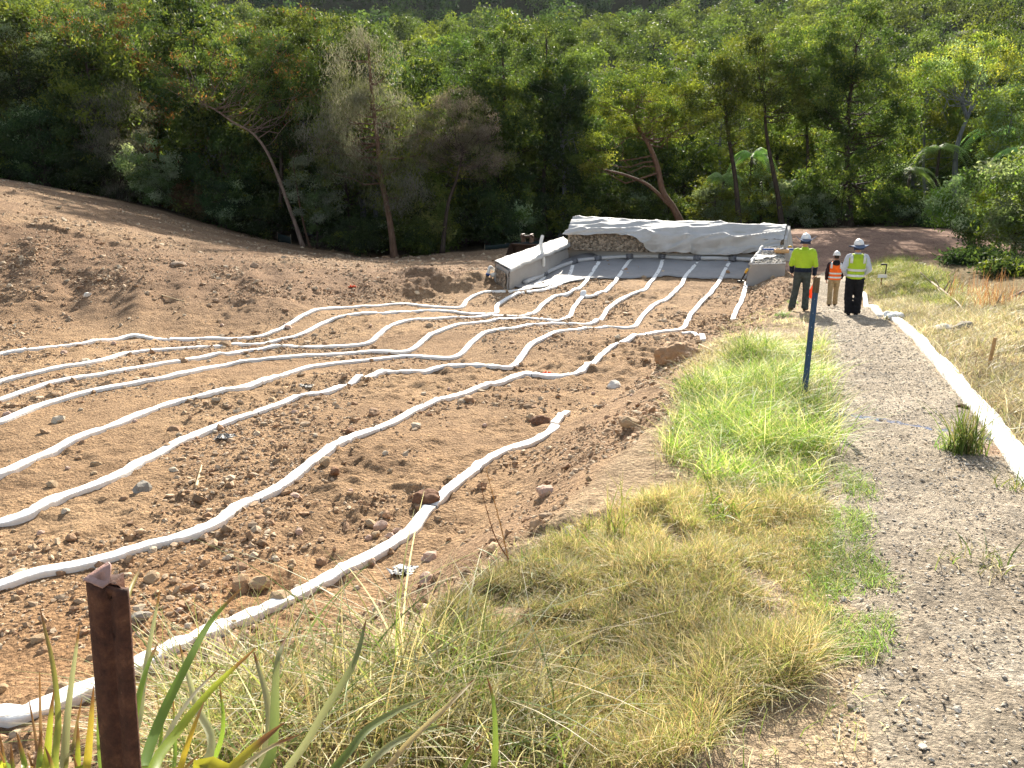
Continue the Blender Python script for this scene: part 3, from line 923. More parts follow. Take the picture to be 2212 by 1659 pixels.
b = MB(); b.tube([p0 + [.10, -.02, .02], p0 + [.36, .15, .08]], .07, 10)
tag(b.build('stub_pipe', M_PVC), 'short white pipe stub on the dirt at the outer end of the left side wall', 'pipe')
M_BLUE = simple('blue_plastic', (.03, .10, .35), .5, .4)
b = MB(); b.tube([p0 + [-.02, -.03, .03], p0 + [.01, .03, .08]], .065, 10)
tag(b.build('pipe_cap', M_BLUE), 'blue plastic cap on the thin leaning white pipe', 'pipe cap')

# tools on the right side wall
M_WOOD = simple('pale_timber', (.48, .29, .13), .7, .3, .2, 9)
M_BLK = simple('black_rubber', (.018, .018, .02), .6, .3)
M_YEL = simple('yellow_plastic', (.62, .36, .03), .5, .4)
k = Ri * .45 + Rib * .55
bx = empty('timber_tray', k + dx * .70 + [0, 0, .14], -R(6)); tag(bx, 'small open timber tray of tools on the right side wall gravel', 'tray')
b = MB(); b.box((0, -.13, 0), (.44, .025, .10)); b.build('long_side', M_WOOD, bx, False)
b = MB(); b.box((0, .13, 0), (.44, .025, .10)); b.build('long_side', M_WOOD, bx, False)
b = MB(); b.box((-.21, 0, 0), (.02, .23, .10)); b.build('end_panel', M_WOOD, bx, False)
b = MB(); b.box((.21, 0, 0), (.02, .23, .10)); b.build('end_panel', M_WOOD, bx, False)
b = MB(); b.box((0, 0, -.055), (.40, .23, .02)); b.build('bottom', M_WOOD, bx, False)
b = MB(); b.tube([(-.15, -.05, .03), (.14, .03, .06)], .03, 8); b.build('trowel_handle', M_BLK, bx)
k2 = Ri * .27 + Rib * .73
lv = empty('spirit_level', k2 + dx * .55 + [0, 0, .10], -R(4)); tag(lv, 'long blue level lying across the right side wall', 'spirit level')
b = MB(); b.box((0, 0, 0), (1.0, .03, .06)); b.build('rail', M_BLUE, lv, False)
b = MB(); b.box((0, 0, .01), (.12, .036, .04)); b.build('vial_window', M_YEL, lv, False)
kk = Ri * .12 + Rib * .88
b = MB(); b.tube(np.array([(-.05, 0, 0), (.02, .01, .03), (.07, 0, 0)]) + (kk + dx * .85 + [0, 0, .08]), .035, 8)
tag(b.build('work_glove', M_YEL), 'yellow work glove on the gravel near the back of the right side wall', 'glove')
s0 = hit(1600, 610); s1 = P(1618, 575, 26.0)
sh = empty('club_hammer', s0); tag(sh, 'long handled tool with yellow grip leaning inside the right side wall', 'tool')
sd_ = s1 - s0
b = MB(); b.tube([sd_ * .02 + [0, 0, .03], sd_ * .62], .03, 8); b.build('shaft', M_BLK, sh)
b = MB(); b.tube([sd_ * .62, sd_ * .82], .042, 8); b.build('grip', M_YEL, sh)
b = MB(); b.box((0, 0, .03), (.22, .09, .06)); b.build('head', M_BLK, sh, False)

# excavator bucket behind the left side wall
M_BUCK = simple('dark_worn_steel', (.075, .045, .03), .6, .5, .5, 7, .5, .01, .3)
M_TOOTH = simple('pale_worn_steel', (.52, .45, .34), .5, .5, .2)
bo = hit(1150, 545)
yb_ = 33.6
bo = np.array([(1136 - CX) / FS * (yb_ + .6), yb_, float(zg((1136 - CX) / FS * (yb_ + .6), yb_))])
bu = empty('excavator_bucket', bo, R(-20), 1.12); tag(bu, 'worn brown excavator bucket with pale teeth resting behind the left side wall', 'excavator bucket')
th = np.linspace(R(-15), R(215), 18)
A = np.array([[(x, -.48 * math.cos(t) * .9, .45 + .42 * -math.sin(t) + .1) for t in th] for x in np.linspace(-.55, .55, 8)])
A[..., 2] -= A[..., 2].min()
b = MB(); b.grid(A)
bu_shell = obj('shell', modded(b.data('shell', M_BUCK), [('SOLIDIFY', dict(thickness=.04))]), bu)
bu_shell.rotation_euler = (R(35), 0, 0)
for sx_ in (-.55, .55):
    b = MB(); ring = A[0 if sx_ < 0 else -1]; c_ = ring.mean(0)
    b.add(np.vstack([ring + [sx_ * .03, 0, 0], ring + [sx_ * .09, 0, 0]]), [tuple(range(18)), tuple(range(35, 17, -1))] + [(i, i + 1, i + 19, i + 18) for i in range(17)])
    s_ = b.build('side_plate', M_BUCK, bu, False); s_.rotation_euler = (R(35), 0, 0)
for i in range(4):
    x = -.48 + i * .32
    b = MB(); b.add([(x - .06, -.36, .05), (x + .06, -.36, .05), (x + .06, -.36, .13), (x - .06, -.36, .13), (x - .03, -.66, .0), (x + .03, -.66, .0), (x + .03, -.66, .025), (x - .03, -.66, .025)], [(0, 1, 5, 4), (1, 2, 6, 5), (2, 3, 7, 6), (3, 0, 4, 7), (4, 5, 6, 7), (3, 2, 1, 0)])
    b.build('tooth', M_TOOTH, bu, False)
b = MB()
for x in (-.16, .16): b.box((x, .12, .92), (.05, .32, .30))
b.tube([(-.25, .10, .98), (.25, .10, .98)], .045, 10); b.build('hitch', M_BUCK, bu, False)

# ------------------------------------------------------------------ people
M_SKIN = simple('skin', (.42, .22, .15), .6, .4, .1, 20, .1)
M_LIME = fabric_mat('lime_cloth', (.40, .58, .03), 8, .5)
M_NAVY = simple('navy_cloth', (.012, .017, .035), .85, .2, .3, 20)
M_TROU = simple('grey_green_cloth', (.055, .065, .062), .9, .15, .35, 14, .4, .01)
M_BLACK = simple('black_cloth', (.012, .012, .014), .9, .15, .3, 14, .4, .01)
M_KHAKI = simple('khaki_cloth', (.32, .235, .13), .9, .15, .25, 14, .4, .01)
M_PALE = simple('pale_grey_cloth', (.50, .53, .60), .9, .15, .12, 14, .4, .01)
M_MAROON = simple('dark_maroon_cloth', (.03, .014, .016), .9, .15, .3, 14)
M_ORANGE = simple('orange_cloth', (.85, .14, .015), .75, .25, .12, 10, .3, .01)
M_REFL = simple('reflective_tape', (.62, .63, .62), .3, .6, .1, 30, .2, .002, .25)
M_HAT = simple('white_hard_hat', (.76, .76, .75), .3, .5, .05, 6, 0)
M_BRIM = simple('navy_brim', (.030, .042, .085), .85, .2, .3, 12)
M_BRIMT = simple('pale_brim', (.10, .13, .20), .85, .2, .15, 12)
M_BOOT = simple('brown_boot', (.06, .042, .028), .7, .3, .4, 14)
M_HAIR = simple('dark_hair', (.022, .016, .012), .7, .3)
M_EYE = simple('eye_white', (.6, .6, .58), .3, .5, .05)


def remesh(b, mats, vox=.013, smooth=6, name='body'):
    return modded(b.data(name, mats), [('REMESH', dict(mode='VOXEL', voxel_size=vox, use_smooth_shade=True)), ('SMOOTH', dict(factor=.5, iterations=smooth))])


def hand(b, wrist, fore, inward, curl=.5, side=1):
    """palm, four unequal bent fingers and a thumb"""
    d = np.array(fore, float); d /= np.linalg.norm(d)
    n = np.array(inward, float); n -= d * (n @ d); n /= np.linalg.norm(n)          # palm faces this way
    w = np.cross(d, n) * side                                                      # towards the thumb
    wrist = np.array(wrist, float)
    for k in (-.026, -.009, .009, .026):
        b.tube([wrist + w * k * .6, wrist + d * .05 + w * k, wrist + d * .088 + w * k], [.014, .0155, .0125], 7)
    for k, L in ((-.029, .058), (-.0095, .072), (.0100, .078), (.0295, .070)):
        p = wrist + d * .085 + w * k; c = curl
        pts = [p]; ang = 0
        for f in (.42, .33, .25):
            ang += c * .9
            p = p + (d * math.cos(ang) + n * math.sin(ang)) * L * f; pts.append(p)
        b.tube(pts, [.0098, .0092, .0085, .0068], 7)
    p = wrist + d * .028 + w * .030
    q1 = p + w * .028 + d * .022 + n * .012; q2 = q1 + d * .028 + w * .004 + n * .016; q3 = q2 + d * .020 + n * .012
    b.tube([p, q1, q2, q3], [.0135, .012, .0105, .008], 7)


TORSO = [(.88, .150, .110), (.95, .170, .122), (1.05, .158, .112), (1.16, .168, .114), (1.28, .190, .120), (1.38, .196, .116), (1.44, .170, .098), (1.485, .095, .078), (1.51, .066, .066)]


def torso_rings(grow, z0, z1, dy=0, bias=1.0):
    zs = np.linspace(z0, z1, 14)
    t = np.array(TORSO)
    return [(0, dy, z, (np.interp(z, t[:, 0], t[:, 1]) + grow) * bias, np.interp(z, t[:, 0], t[:, 2]) + grow) for z in zs]


def make_person(label, sfoot, stop, rz, pose, look):
    foot = hit(*sfoot)
    _, _, t = project(*foot)
    Htot = (sfoot[1] - stop) / FS * t / CP * .985
    s = Htot / 1.835
    root = empty('person', foot, rz, s); tag(root, label, 'person', 'people walking down the path')
    HL, KL, AL, HR, KR, AR = [np.array(pose[k], float) for k in ('hipL', 'kneeL', 'ankL', 'hipR', 'kneeR', 'ankR')]
    SL, EL, WL, SR_, ER, WR = [np.array(pose[k], float) for k in ('shL', 'elL', 'wrL', 'shR', 'elR', 'wrR')]
    # --- body, one continuous surface
    b = MB()
    b.rings([(0, y, z, a * .86, c * .86) for (z, a, c), y in zip(TORSO, [0] * 9)], 20)
    b.tube([(0, -.005, 1.46), (0, .005, 1.52), (0, .015, 1.58)], [.062, .056, .056], 12)
    hd_ = [(1.535, .045, .05, .035), (1.56, .060, .075, .025), (1.60, .072, .090, .015), (1.65, .076, .097, .008), (1.70, .074, .094, .002), (1.745, .058, .072, 0), (1.77, .028, .035, 0)]
    b.rings([(0, dy, z, a, c) for z, a, c, dy in hd_], 18)
    b.tube([(0, .095, 1.665), (0, .112, 1.64), (0, .118, 1.625), (0, .10, 1.615)], [.008, .011, .015, .008], 8)     # nose
    b.tube([(-.022, .096, 1.585), (0, .104, 1.586), (.022, .096, 1.585)], [.005, .009, .005], 6)                     # lips
    for sx in (-1, 1):
        b.tube([(sx * .074, .0, 1.61), (sx * .085, -.008, 1.64), (sx * .080, -.004, 1.672)], [.008, .015, .010], 7)   # ears
    for (h, k, a) in ((HL, KL, AL), (HR, KR, AR)):
        b.tube([h, h * .5 + k * .5, k, k * .6 + a * .4, a], [.078, .068, .050, .050, .036], 12)
    for (sh_, e, w) in ((SL, EL, WL), (SR_, ER, WR)):
        b.tube([sh_ * .8 + np.array([0, 0, 1.40]) * .2, sh_, sh_ * .5 + e * .5, e, e * .5 + w * .5, w], [.05, .05, .044, .036, .036, .025], 12)
    me = remesh(b, M_SKIN, .012, 5)
    hb = MB()
    hand(hb, WL, WL - EL, pose.get('palmL', (1, 0, 0)), pose.get('curlL', .5), -1)
    hand(hb, WR, WR - ER, pose.get('palmR', (-1, 0, 0)), pose.get('curlR', .5), 1)
    hm = modded(hb.data('hands', M_SKIN), [('REMESH', dict(mode='VOXEL', voxel_size=.0045, use_smooth_shade=True))])
    bm = bmesh.new(); bm.from_mesh(me); bm.from_mesh(hm); me2 = bpy.data.meshes.new('body'); bm.to_mesh(me2); bm.free()
    me2.materials.append(M_SKIN); me2.polygons.foreach_set('use_smooth', np.full(len(me2.polygons), True))
    obj('body', me2, root)
    for sx in (-.031, .031):
        e = MB(); e.add(ICO2_V * np.array([.012, .008, .008]) + np.array([sx, .092, 1.655]), ICO2_F.tolist()); e.build('eye', M_EYE, root)
    # --- trousers
    b = MB()
    b.rings([(0, 0, z, a, c) for z, a, c in [(.80, .150, .110), (.88, .176, .135), (.96, .176, .128), (1.02, .165, .118)]], 20)
    lr = look.get('leg', 1.0)
    for (h, k, a) in ((HL, KL, AL), (HR, KR, AR)):
        p = [h + [0, 0, .03], h * .6 + k * .4, k, k * .62 + a * .38, k * .3 + a * .7, k * .12 + a * .88, a + [0, 0, -.02]]
        b.tube(spline(p, .03), np.interp(np.linspace(0, 1, len(spline(p, .03))), [0, .2, .48, .6, .8, .9, 1], np.array([.108, .100, .080, .083, .079, .083, .086]) * lr) * (1 + .05 * np.sin(np.arange(len(spline(p, .03))) * 1.9)), 14)
    obj('trousers', remesh(b, look['trousers'], .014, 4, 'trousers'), root)
    # --- boots
    for a, fd in ((AL, pose.get('toeL', (0, 1, 0))), (AR, pose.get('toeR', (0, 1, 0)))):
        f = np.array(fd, float); b = MB(); z0 = np.array([a[0], a[1], a[2] - .08])
        b.tube([a + [0, 0, .06], a + [0, 0, -.02], z0 + [0, 0, .045]], [.050, .050, .048], 10)
        b.tube([z0 - f * .055 + [0, 0, .045], z0 + f * .05 + [0, 0, .05], z0 + f * .13 + [0, 0, .04], z0 + f * .19 + [0, 0, .032]], [.042, .047, .048, .034], 10, flat=.9)
        obj('boot', remesh(b, look['boot'], .011, 3, 'boot'), root)
    # --- shirt
    b = MB(); z0 = look.get('hem', .93)
    b.rings(torso_rings(look.get('loose', .022), z0, 1.475), 22)
    b.rings([(0, -.002, 1.46, .10, .085), (0, 0, 1.50, .078, .072), (0, .004, 1.525, .068, .066)], 16)
    cut = look.get('sleeve', 1.0)
    for (sh_, e, w) in ((SL, EL, WL), (SR_, ER, WR)):
        p = [sh_ * .7 + np.array([0, 0, 1.40]) * .3, sh_, sh_ * .5 + e * .5, e]
        if cut >= 1: p += [e * .5 + w * .5, w]
        else: p += [e * (1 - cut * .35) + w * cut * .35]
        q = spline(p, .03)
        b.tube(q, np.linspace(.080, .052 if cut >= 1 else .066, len(q)) * (1 + .05 * np.sin(np.arange(len(q)) * 1.7)), 14)
    obj('shirt', remesh(b, look['shirt'], .014, 4, 'shirt'), root)
    if cut < 1:                                       # darker lower sleeves and hem
        for (e, w) in ((EL, WL), (ER, WR)):
            b = MB(); q = spline([e * .75 + w * .25, e * .5 + w * .5, w], .03)
            b.tube(q, np.linspace(.058, .046, len(q)), 12); b.build('lower_sleeve', M_NAVY, root)
        b = MB(); b.rings([(x, y, z, a + .004, c + .004) for x, y, z, a, c in torso_rings(look.get('loose', .022), z0 - .05, z0 + .05)], 24)
        b.build('shirt_hem', M_NAVY, root)
    # --- vest
    if 'vest' in look:
        vg = .040
        b = MB(); b.rings(torso_rings(vg, .90, 1.40, bias=.98) + [(0, 0, 1.44, .185, .125), (0, 0, 1.475, .150, .105), (0, 0, 1.49, .12, .092)], 26)
        v = obj('vest', remesh(b, look['vest'], .014, 4, 'vest'), root)
        for za in (.985, 1.115):
            b = MB(); b.rings(torso_rings(vg + .006, za - .027, za + .027, bias=.98), 26, cap=False)
            obj('reflective_band', modded(b.data('reflective_band', M_REFL), [('SOLIDIFY', dict(thickness=.004, offset=1))]), v)
        for sx in (-1, 1):
            tt = np.array(TORSO); rows = []
            for z in np.linspace(1.28, 1.465, 8):
                a_ = np.interp(z, tt[:, 0], tt[:, 1]) * .98 + vg; c_ = np.interp(z, tt[:, 0], tt[:, 2]) + vg
                rows.append([(sx * x, -(c_ + .006) * math.sqrt(max(.05, 1 - (x / a_) ** 2)), z) for x in np.linspace(.115, .175, 4)])
            b = MB(); b.grid(np.array(rows))
            obj('shoulder_patch', modded(b.data('shoulder_patch', M_REFL), [('SOLIDIFY', dict(thickness=.006, offset=0))]), v)
    if look.get('hood'):
        b = MB(); b.rings([(0, -.10, 1.36, .05, .035), (0, -.125, 1.40, .10, .06), (0, -.11, 1.46, .12, .085), (0, -.07, 1.52, .105, .09), (0, -.05, 1.545, .08, .07)], 18)
        obj('hood', remesh(b, M_BLACK, .014, 4, 'hood'), root)
    # --- hair and hat
    b = MB(); b.rings([(0, dy - .006, z, a + .006, c + .006) for z, a, c, dy in [(1.60, .068, .07, -.02), (1.64, .074, .085, -.008), (1.70, .075, .094, .0), (1.75, .058, .072, 0)]], 18)
    b.build('hair', M_HAIR, root)
    hat = empty('hard_hat', (0, 0, 1.705)); hat.parent = root; hat.rotation_euler = (R(look.get('hat_tilt', -4)), R(look.get('hat_roll', 0)), 0)
    b = MB(); pr = []
    for i in range(11):
        a = i / 10 * math.pi / 2
        pr.append((0, 0, .135 * math.sin(a) - .005, .112 * math.cos(a) ** .8 + .001, .135 * math.cos(a) ** .8 + .001))
    b.rings(pr, 28)
    b.tube([(0, -.13, .03), (0, -.09, .105), (0, 0, .137), (0, .09, .105), (0, .13, .03)], .012, 8, flat=.8)
    b.build('shell', M_HAT, hat)
    if look['brim'] == 'cap':
        b = MB(); b.rings([(0, .012, -.012, .118, .145), (0, .022, -.016, .126, .170), (0, .022, -.010, .126, .170), (0, .012, .0, .116, .142)], 28, cap=False); b.build('peak', M_HAT, hat)
    else:
        up = look['brim']
        rows = []
        for r_ in np.linspace(0, 1, 6):
            row = []
            for j in range(41):
                a = 2 * math.pi * j / 40; x = (.112 + .115 * r_) * math.cos(a); y = (.135 + .105 * r_) * math.sin(a)
                row.append((x, y, -.012 + up * r_ ** 1.5 * (abs(math.cos(a)) ** 2 * .085) - r_ * .055 * (1 - abs(math.cos(a)) ** 2 * min(1, up)) - (0 if up > .5 else .012 * r_ * math.sin(3 * a))))
            rows.append(row)
        b = MB(); b.grid(np.array(rows)); br = obj('brim', modded(b.data('brim', M_BRIMT), [('SOLIDIFY', dict(thickness=.004, offset=-1))]), hat)
        b = MB(); b.grid(np.array(rows) - [0, 0, .0075]); obj('brim_underside', modded(b.data('brim_underside', M_BRIM), [('SOLIDIFY', dict(thickness=.003, offset=-1))]), br)
        b = MB(); rows = []
        for z, g in ((-.012, .0), (-.06, .006), (-.115, .012)):
            rows.append([((.108 + g) * math.cos(a), (.132 + g) * math.sin(a), z) for a in np.linspace(R(195), R(345), 16)])
        b.grid(np.array(rows)); obj('neck_flap', modded(b.data('neck_flap', M_BRIM), [('SOLIDIFY', dict(thickness=.004))]), hat)
    return root, s, foot


BASE = dict(hipL=(-.09, 0, .90), hipR=(.09, 0, .90), kneeL=(-.115, .01, .48), kneeR=(.115, .01, .48), ankL=(-.14, -.02, .08), ankR=(.14, -.02, .08),
            shL=(-.19, 0, 1.41), shR=(.19, 0, 1.41))
p1 = dict(BASE, elL=(-.265, -.01, 1.12), wrL=(-.245, .09, .90), elR=(.265, -.02, 1.12), wrR=(.27, .05, .86), kneeL=(-.125, .015, .48), kneeR=(.115, .02, .48), ankL=(-.175, -.01, .08), ankR=(.125, -.03, .08), curlR=1.15, palmR=(-1, .2, 0), toeL=(-.3, .95, 0), toeR=(.3, .95, 0))
man1, s1_, f1 = make_person('person in plain lime shirt, grey trousers and hat, carrying an orange bag', (1726, 671), 510, R(-19), p1,
                            dict(trousers=M_TROU, boot=M_BOOT, shirt=M_LIME, sleeve=.5, loose=.028, hem=.99, brim=1.0, hat_tilt=-6, leg=1.0))
p2 = dict(BASE, elL=(-.285, -.03, 1.13), wrL=(-.19, .13, .96), elR=(.285, -.04, 1.13), wrR=(.19, .13, .98), kneeL=(-.10, .06, .48), kneeR=(.12, .03, .48), ankL=(-.06, .02, .08), ankR=(.11, .0, .08), curlL=.3, curlR=.3, palmL=(1, .5, 0), palmR=(-1, .5, 0))
man2, s2_, f2 = make_person('person in a lime reflective vest over pale grey shirt and loose black trousers', (1838, 682), 522, R(-12), p2,
                            dict(trousers=M_BLACK, boot=M_BLACK, shirt=M_PALE, vest=M_LIME, loose=.020, brim=.35, hat_tilt=-3, hat_roll=-4, leg=1.18))
p3_ = dict(BASE, elL=(-.255, -.03, 1.12), wrL=(-.24, .06, .88), elR=(.255, .03, 1.12), wrR=(.22, .16, .92), kneeL=(-.10, -.06, .47), kneeR=(.10, .10, .49), ankL=(-.11, -.22, .12), ankR=(.11, .12, .08), curlL=.6)
man3, s3_, f3 = make_person('smaller person in orange reflective vest, dark hooded top and khaki trousers', (1796, 662), 546, R(-14), p3_,
                            dict(trousers=M_KHAKI, boot=M_BOOT, shirt=M_MAROON, vest=M_ORANGE, hood=True, loose=.018, brim='cap', hat_tilt=-8))

# the carried bag hangs from the closed right hand
def in_person(root, p):
    rz = root.rotation_euler[2]; s = root.scale[0]; p = np.array(p) * s
    return np.array(root.location) + [p[0] * math.cos(rz) - p[1] * math.sin(rz), p[0] * math.sin(rz) + p[1] * math.cos(rz), p[2]]


M_BAG = NT('orange_plastic_film')
_tr = M_BAG.n('BsdfTranslucent'); _tr.inputs['Color'].default_value = (.95, .22, .05, 1)
_mx = M_BAG.n('MixShader'); _mx.inputs[0].default_value = .55
_pb = M_BAG.pbr(M_BAG.ramp(M_BAG.noise(9, 4), [(.4, (.85, .13, .03)), (.65, (.88, .32, .20))]), .35, .4, M_BAG.bump(M_BAG.noise(14, 4), .8, .02))
M_BAG.l(_pb.outputs[0], _mx.inputs[1]); M_BAG.l(_tr.outputs[0], _mx.inputs[2]); M_BAG = M_BAG.done(_mx)
h = in_person(man1, (.27, .075, .765))
bag = empty('carrier_bag', h, R(-19)); tag(bag, 'thin orange plastic carrier bag hanging from the lime shirted person\'s hand', 'bag')
b = MB(); b.rings([(0, 0, -.14, .03, .02), (.01, 0, -.20, .065, .04), (.0, 0, -.28, .085, .06), (.01, 0, -.36, .10, .07), (0, .01, -.42, .095, .07), (0, 0, -.46, .05, .04)], 14)
me = modded(b.data('pouch', M_BAG), [('SUBSURF', dict(levels=2))])
obj('pouch', me, bag)
for sx in (-.012, .014):
    b = MB(); b.tube([(sx * 2, 0, -.17), (sx, .0, -.07), (sx * .3, 0, .012), (sx, -.02, -.07), (sx * 2, -.03, -.17)], .009, 7, flat=.5); b.build('handle', M_BAG, bag)

# ------------------------------------------------------------------ steel pickets and pegs
M_RUST = rust_mat()
M_PBLUE = simple('blue_paint', (.026, .062, .12), .55, .4, .25, 25, .2)
M_PTOP = simple('bare_brown_steel', (.13, .085, .045), .8, .3, .4, 25)


def star_section(w, th):
    """outline of a Y shaped picket"""
    out = []
    for a in (90, 210, 330):
        d = np.array([math.cos(R(a)), math.sin(R(a))]); n = np.array([-d[1], d[0]])
        out += [d * th * .9 - n * th * .5 if False else d * w - n * th * .5, d * w + n * th * .5]
        d2 = np.array([math.cos(R(a + 60)), math.sin(R(a + 60))]); out.append(d2 * th * .62)
    return np.array(out)


def picket(root, base, top, w, th, mat, rot, name, z0=0.0, z1=1.0, ragged=0.0):
    sec = star_section(w, th); c, s = math.cos(rot), math.sin(rot)
    sec = sec @ np.array([[c, s], [-s, c]])
    ax = np.array(top) - np.array(base); L = np.linalg.norm(ax); ax /= L
    ex = np.cross([0, 1, 0], ax); ex /= np.linalg.norm(ex); ey = np.cross(ax, ex)
    ks = np.linspace(z0, z1, 14); V = []
    for i, k in enumerate(ks):
        for p in sec:
            jit = ragged * (vnoise(p[0] * 90 + 3, p[1] * 90) + .3) if i == len(ks) - 1 else 0
            V.append(np.array(base) + ax * (L * k + jit) + ex * p[0] + ey * p[1] - np.array(root.location))
    n = len(sec); b = MB()
    b.add(V, [(i * n + j, i * n + (j + 1) % n, (i + 1) * n + (j + 1) % n, (i + 1) * n + j) for i in range(len(ks) - 1) for j in range(n)])
    ctr = [np.mean(V[:n], 0), np.mean(V[-n:], 0)]
    b.add(np.vstack([V[-n:], [ctr[1]]]), [(j, (j + 1) % n, n) for j in range(n)])
    return b.build(name, mat, root, False)


gb = hit(1733, 884); tt_ = P(1764, 600, float(project(*gb)[2]) - .02)
pk = empty('steel_picket', gb); tag(pk, 'slim blue painted steel picket with a bare brown tip, standing in the lime grass', 'picket')
gb0 = gb - (tt_ - gb) * .15
picket(pk, gb0, tt_, .030, .009, M_PBLUE, R(25), 'post', 0, .90)
picket(pk, gb0, tt_, .034, .012, M_PTOP, R(25), 'bare_tip', .90, 1.0, .01)
for i, k in enumerate(np.linspace(.12, .86, 9)):
    p = gb0 * (1 - k) + tt_ * k
    b = MB(); b.add(ICO_V * .0055 + (p - gb + [-.004, -.012, 0]), ICO_F.tolist()); b.build('hole_dot', M_HAT, pk)  # white bead added to stand for a bright see-through hole

tp = P(228, 1262, 1.05); gbz = float(zg(tp[0] - .06, tp[1]))
bp = np.array([tp[0] - .085, tp[1] + .0, gbz - .1])
rp = empty('rusty_picket', (bp[0], bp[1], gbz)); tag(rp, 'thick rusty steel picket with a sheared top standing close to the camera', 'picket')
# front plate with a wide web, side flange with bolt holes, and the broken tip
ax = tp - bp; L = np.linalg.norm(ax); ax /= L
ex = np.array([.93, -.25, 0]); ex -= ax * (ex @ ax); ex /= np.linalg.norm(ex); ey = np.cross(ax, ex)
o0 = np.array(rp.location)


def plate(a0, a1, y0, y1, th, k0, k1, top=None):
    """upright plate between cross-section points (a0,y0) and (a1,y1)"""
    n = 22; b = MB(); d = np.array([a1 - a0, y1 - y0]); d /= np.linalg.norm(d); nn = np.array([-d[1], d[0]]) * th / 2
    ks = np.linspace(k0, k1, n); A = []
    for k in ks:
        row = []
        for (pa, pyy) in ((np.array([a0, y0]) + nn, 0), (np.array([a1, y1]) + nn, 0), (np.array([a1, y1]) - nn, 0), (np.array([a0, y0]) - nn, 0), (np.array([a0, y0]) + nn, 0)):
            h_ = L * k
            if top is not None and k == ks[-1]: h_ += top(pa[0])
            row.append(bp + ax * h_ + ex * pa[0] + ey * pa[1] - o0 + ex * .0006 * math.sin(k * 90))
        A.append(row)
    A = np.array(A); b.grid(A)
    b.add(A[-1][:4], [(0, 1, 2, 3)]); b.add(A[0][:4], [(3, 2, 1, 0)])
    return b


# rolled section: broad rounded web, groove, bolt-holed flange, rear fin
SEC = np.array([(-.0315, .004), (-.029, -.001), (-.022, -.0045), (-.013, -.0065), (-.005, -.0055), (.000, -.0025), (.0035, .0008), (.007, -.0008), (.013, -.004), (.021, -.005), (.027, -.002), (.0295, .003),
                (.0285, .0075), (.021, .004), (.012, .005), (.005, .011), (.003, .030), (-.002, .030), (-.004, .012), (-.013, .006), (-.024, .008), (-.030, .009)])
ks = np.concatenate([np.linspace(0, .9, 12), np.linspace(.915, 1, 9)]); rows = []
for i, k in enumerate(ks):
    h_ = L * k; row = []
    for a_, y_ in SEC:
        top_ = 0
        if i == len(ks) - 1:
            top_ = -.004 if a_ > .012 else (-.020 if .001 < a_ < .012 and y_ < .009 else .002 * math.sin(a_ * 260))
        wob_ = 1 + .02 * vnoise(k * 14, a_ * 60, 2)
        row.append(bp + ax * (h_ + top_) + ex * a_ * wob_ + ey * (y_ + .0008 * vnoise(k * 40, a_ * 200, 3)) - o0)
    rows.append(row)
n = len(SEC); b = MB()
b.add(np.array(rows).reshape(-1, 3), [(i * n + j, i * n + (j + 1) % n, (i + 1) * n + (j + 1) % n, (i + 1) * n + j) for i in range(len(ks) - 1) for j in range(n)] + [tuple(range(n))[::-1], tuple(range((len(ks) - 1) * n, len(ks) * n))])
cut = MB()
for k, a_ in ((.945, .0075), (.70, .0115), (.50, .013), (.30, .013)):
    c_ = bp + ax * L * k + ex * a_ - o0
    cut.tube([c_ - ey * .03, c_ + ey * .0105], .0038, 10)
cme = cut.data('cutter', M_RUST); co_ = bpy.data.objects.new('cutter', cme); COL.objects.link(co_)
obj('post', modded(b.data('post', M_RUST), [('BOOLEAN', dict(object=co_, operation='DIFFERENCE', solver='EXACT'))]), rp)
bpy.data.objects.remove(co_)
M_RTOP = simple('worn_pink_rust', (.36, .22, .19), .7, .3, .25, 60, .4)
b = MB()
A = np.array([bp + ax * (L + h_) + ex * a_ + ey * y_ - o0 for a_, y_, h_ in [(-.031, .009, .001), (-.012, .004, .003), (.006, .002, .002), (.004, -.010, .000), (-.031, -.002, -.001), (-.006, .016, .022), (-.001, .014, .020)]])
b.add(A, [(0, 1, 2, 3, 4), (0, 5, 1), (1, 5, 6, 2)]); obj('sheared_tip', modded(b.data('sheared_tip', M_RTOP), [('SOLIDIFY', dict(thickness=.003))]), rp)

# survey pegs right of the path
M_TAG = simple('white_board', (.74, .73, .70), .6, .3, .08)
g0 = hit(1911, 606)
pg = empty('marker_post', g0); tag(pg, 'thin black L shaped marker post in the green grass beyond the people', 'marker')
b = MB(); b.tube([(0, 0, -.1), (0, 0, .56)], .022, 8); b.build('upright', M_BLK, pg)
b = MB(); b.box((-.09, 0, .56), (.20, .05, .05)); b.build('arm', M_BLK, pg, False)
g0 = hit(1902, 622)
pg = empty('peg_sign', g0); tag(pg, 'small white tag on a thin reddish peg in the dry grass', 'peg')
b = MB(); b.box((0, 0, .17), (.03, .03, .55)); b.build('peg', simple('red_brown_timber', (.20, .09, .05), .8), pg, False)
b = MB(); b.box((0, -.025, .40), (.30, .012, .11)); b.build('tag_board', M_TAG, pg, False)
g0 = hit(2138, 790)
b = MB(); b.box((0, 0, .14), (.03, .03, .42), Matrix.Rotation(R(3), 3, 'Y')); o = b.build('timber_peg', M_WOOD, None, False); o.location = g0
tag(o, 'short pale timber peg upright in the dry grass right of the path', 'peg')

# debris
M_STICK = bark_mat('dead_wood', (.20, .15, .10), (.42, .34, .24))


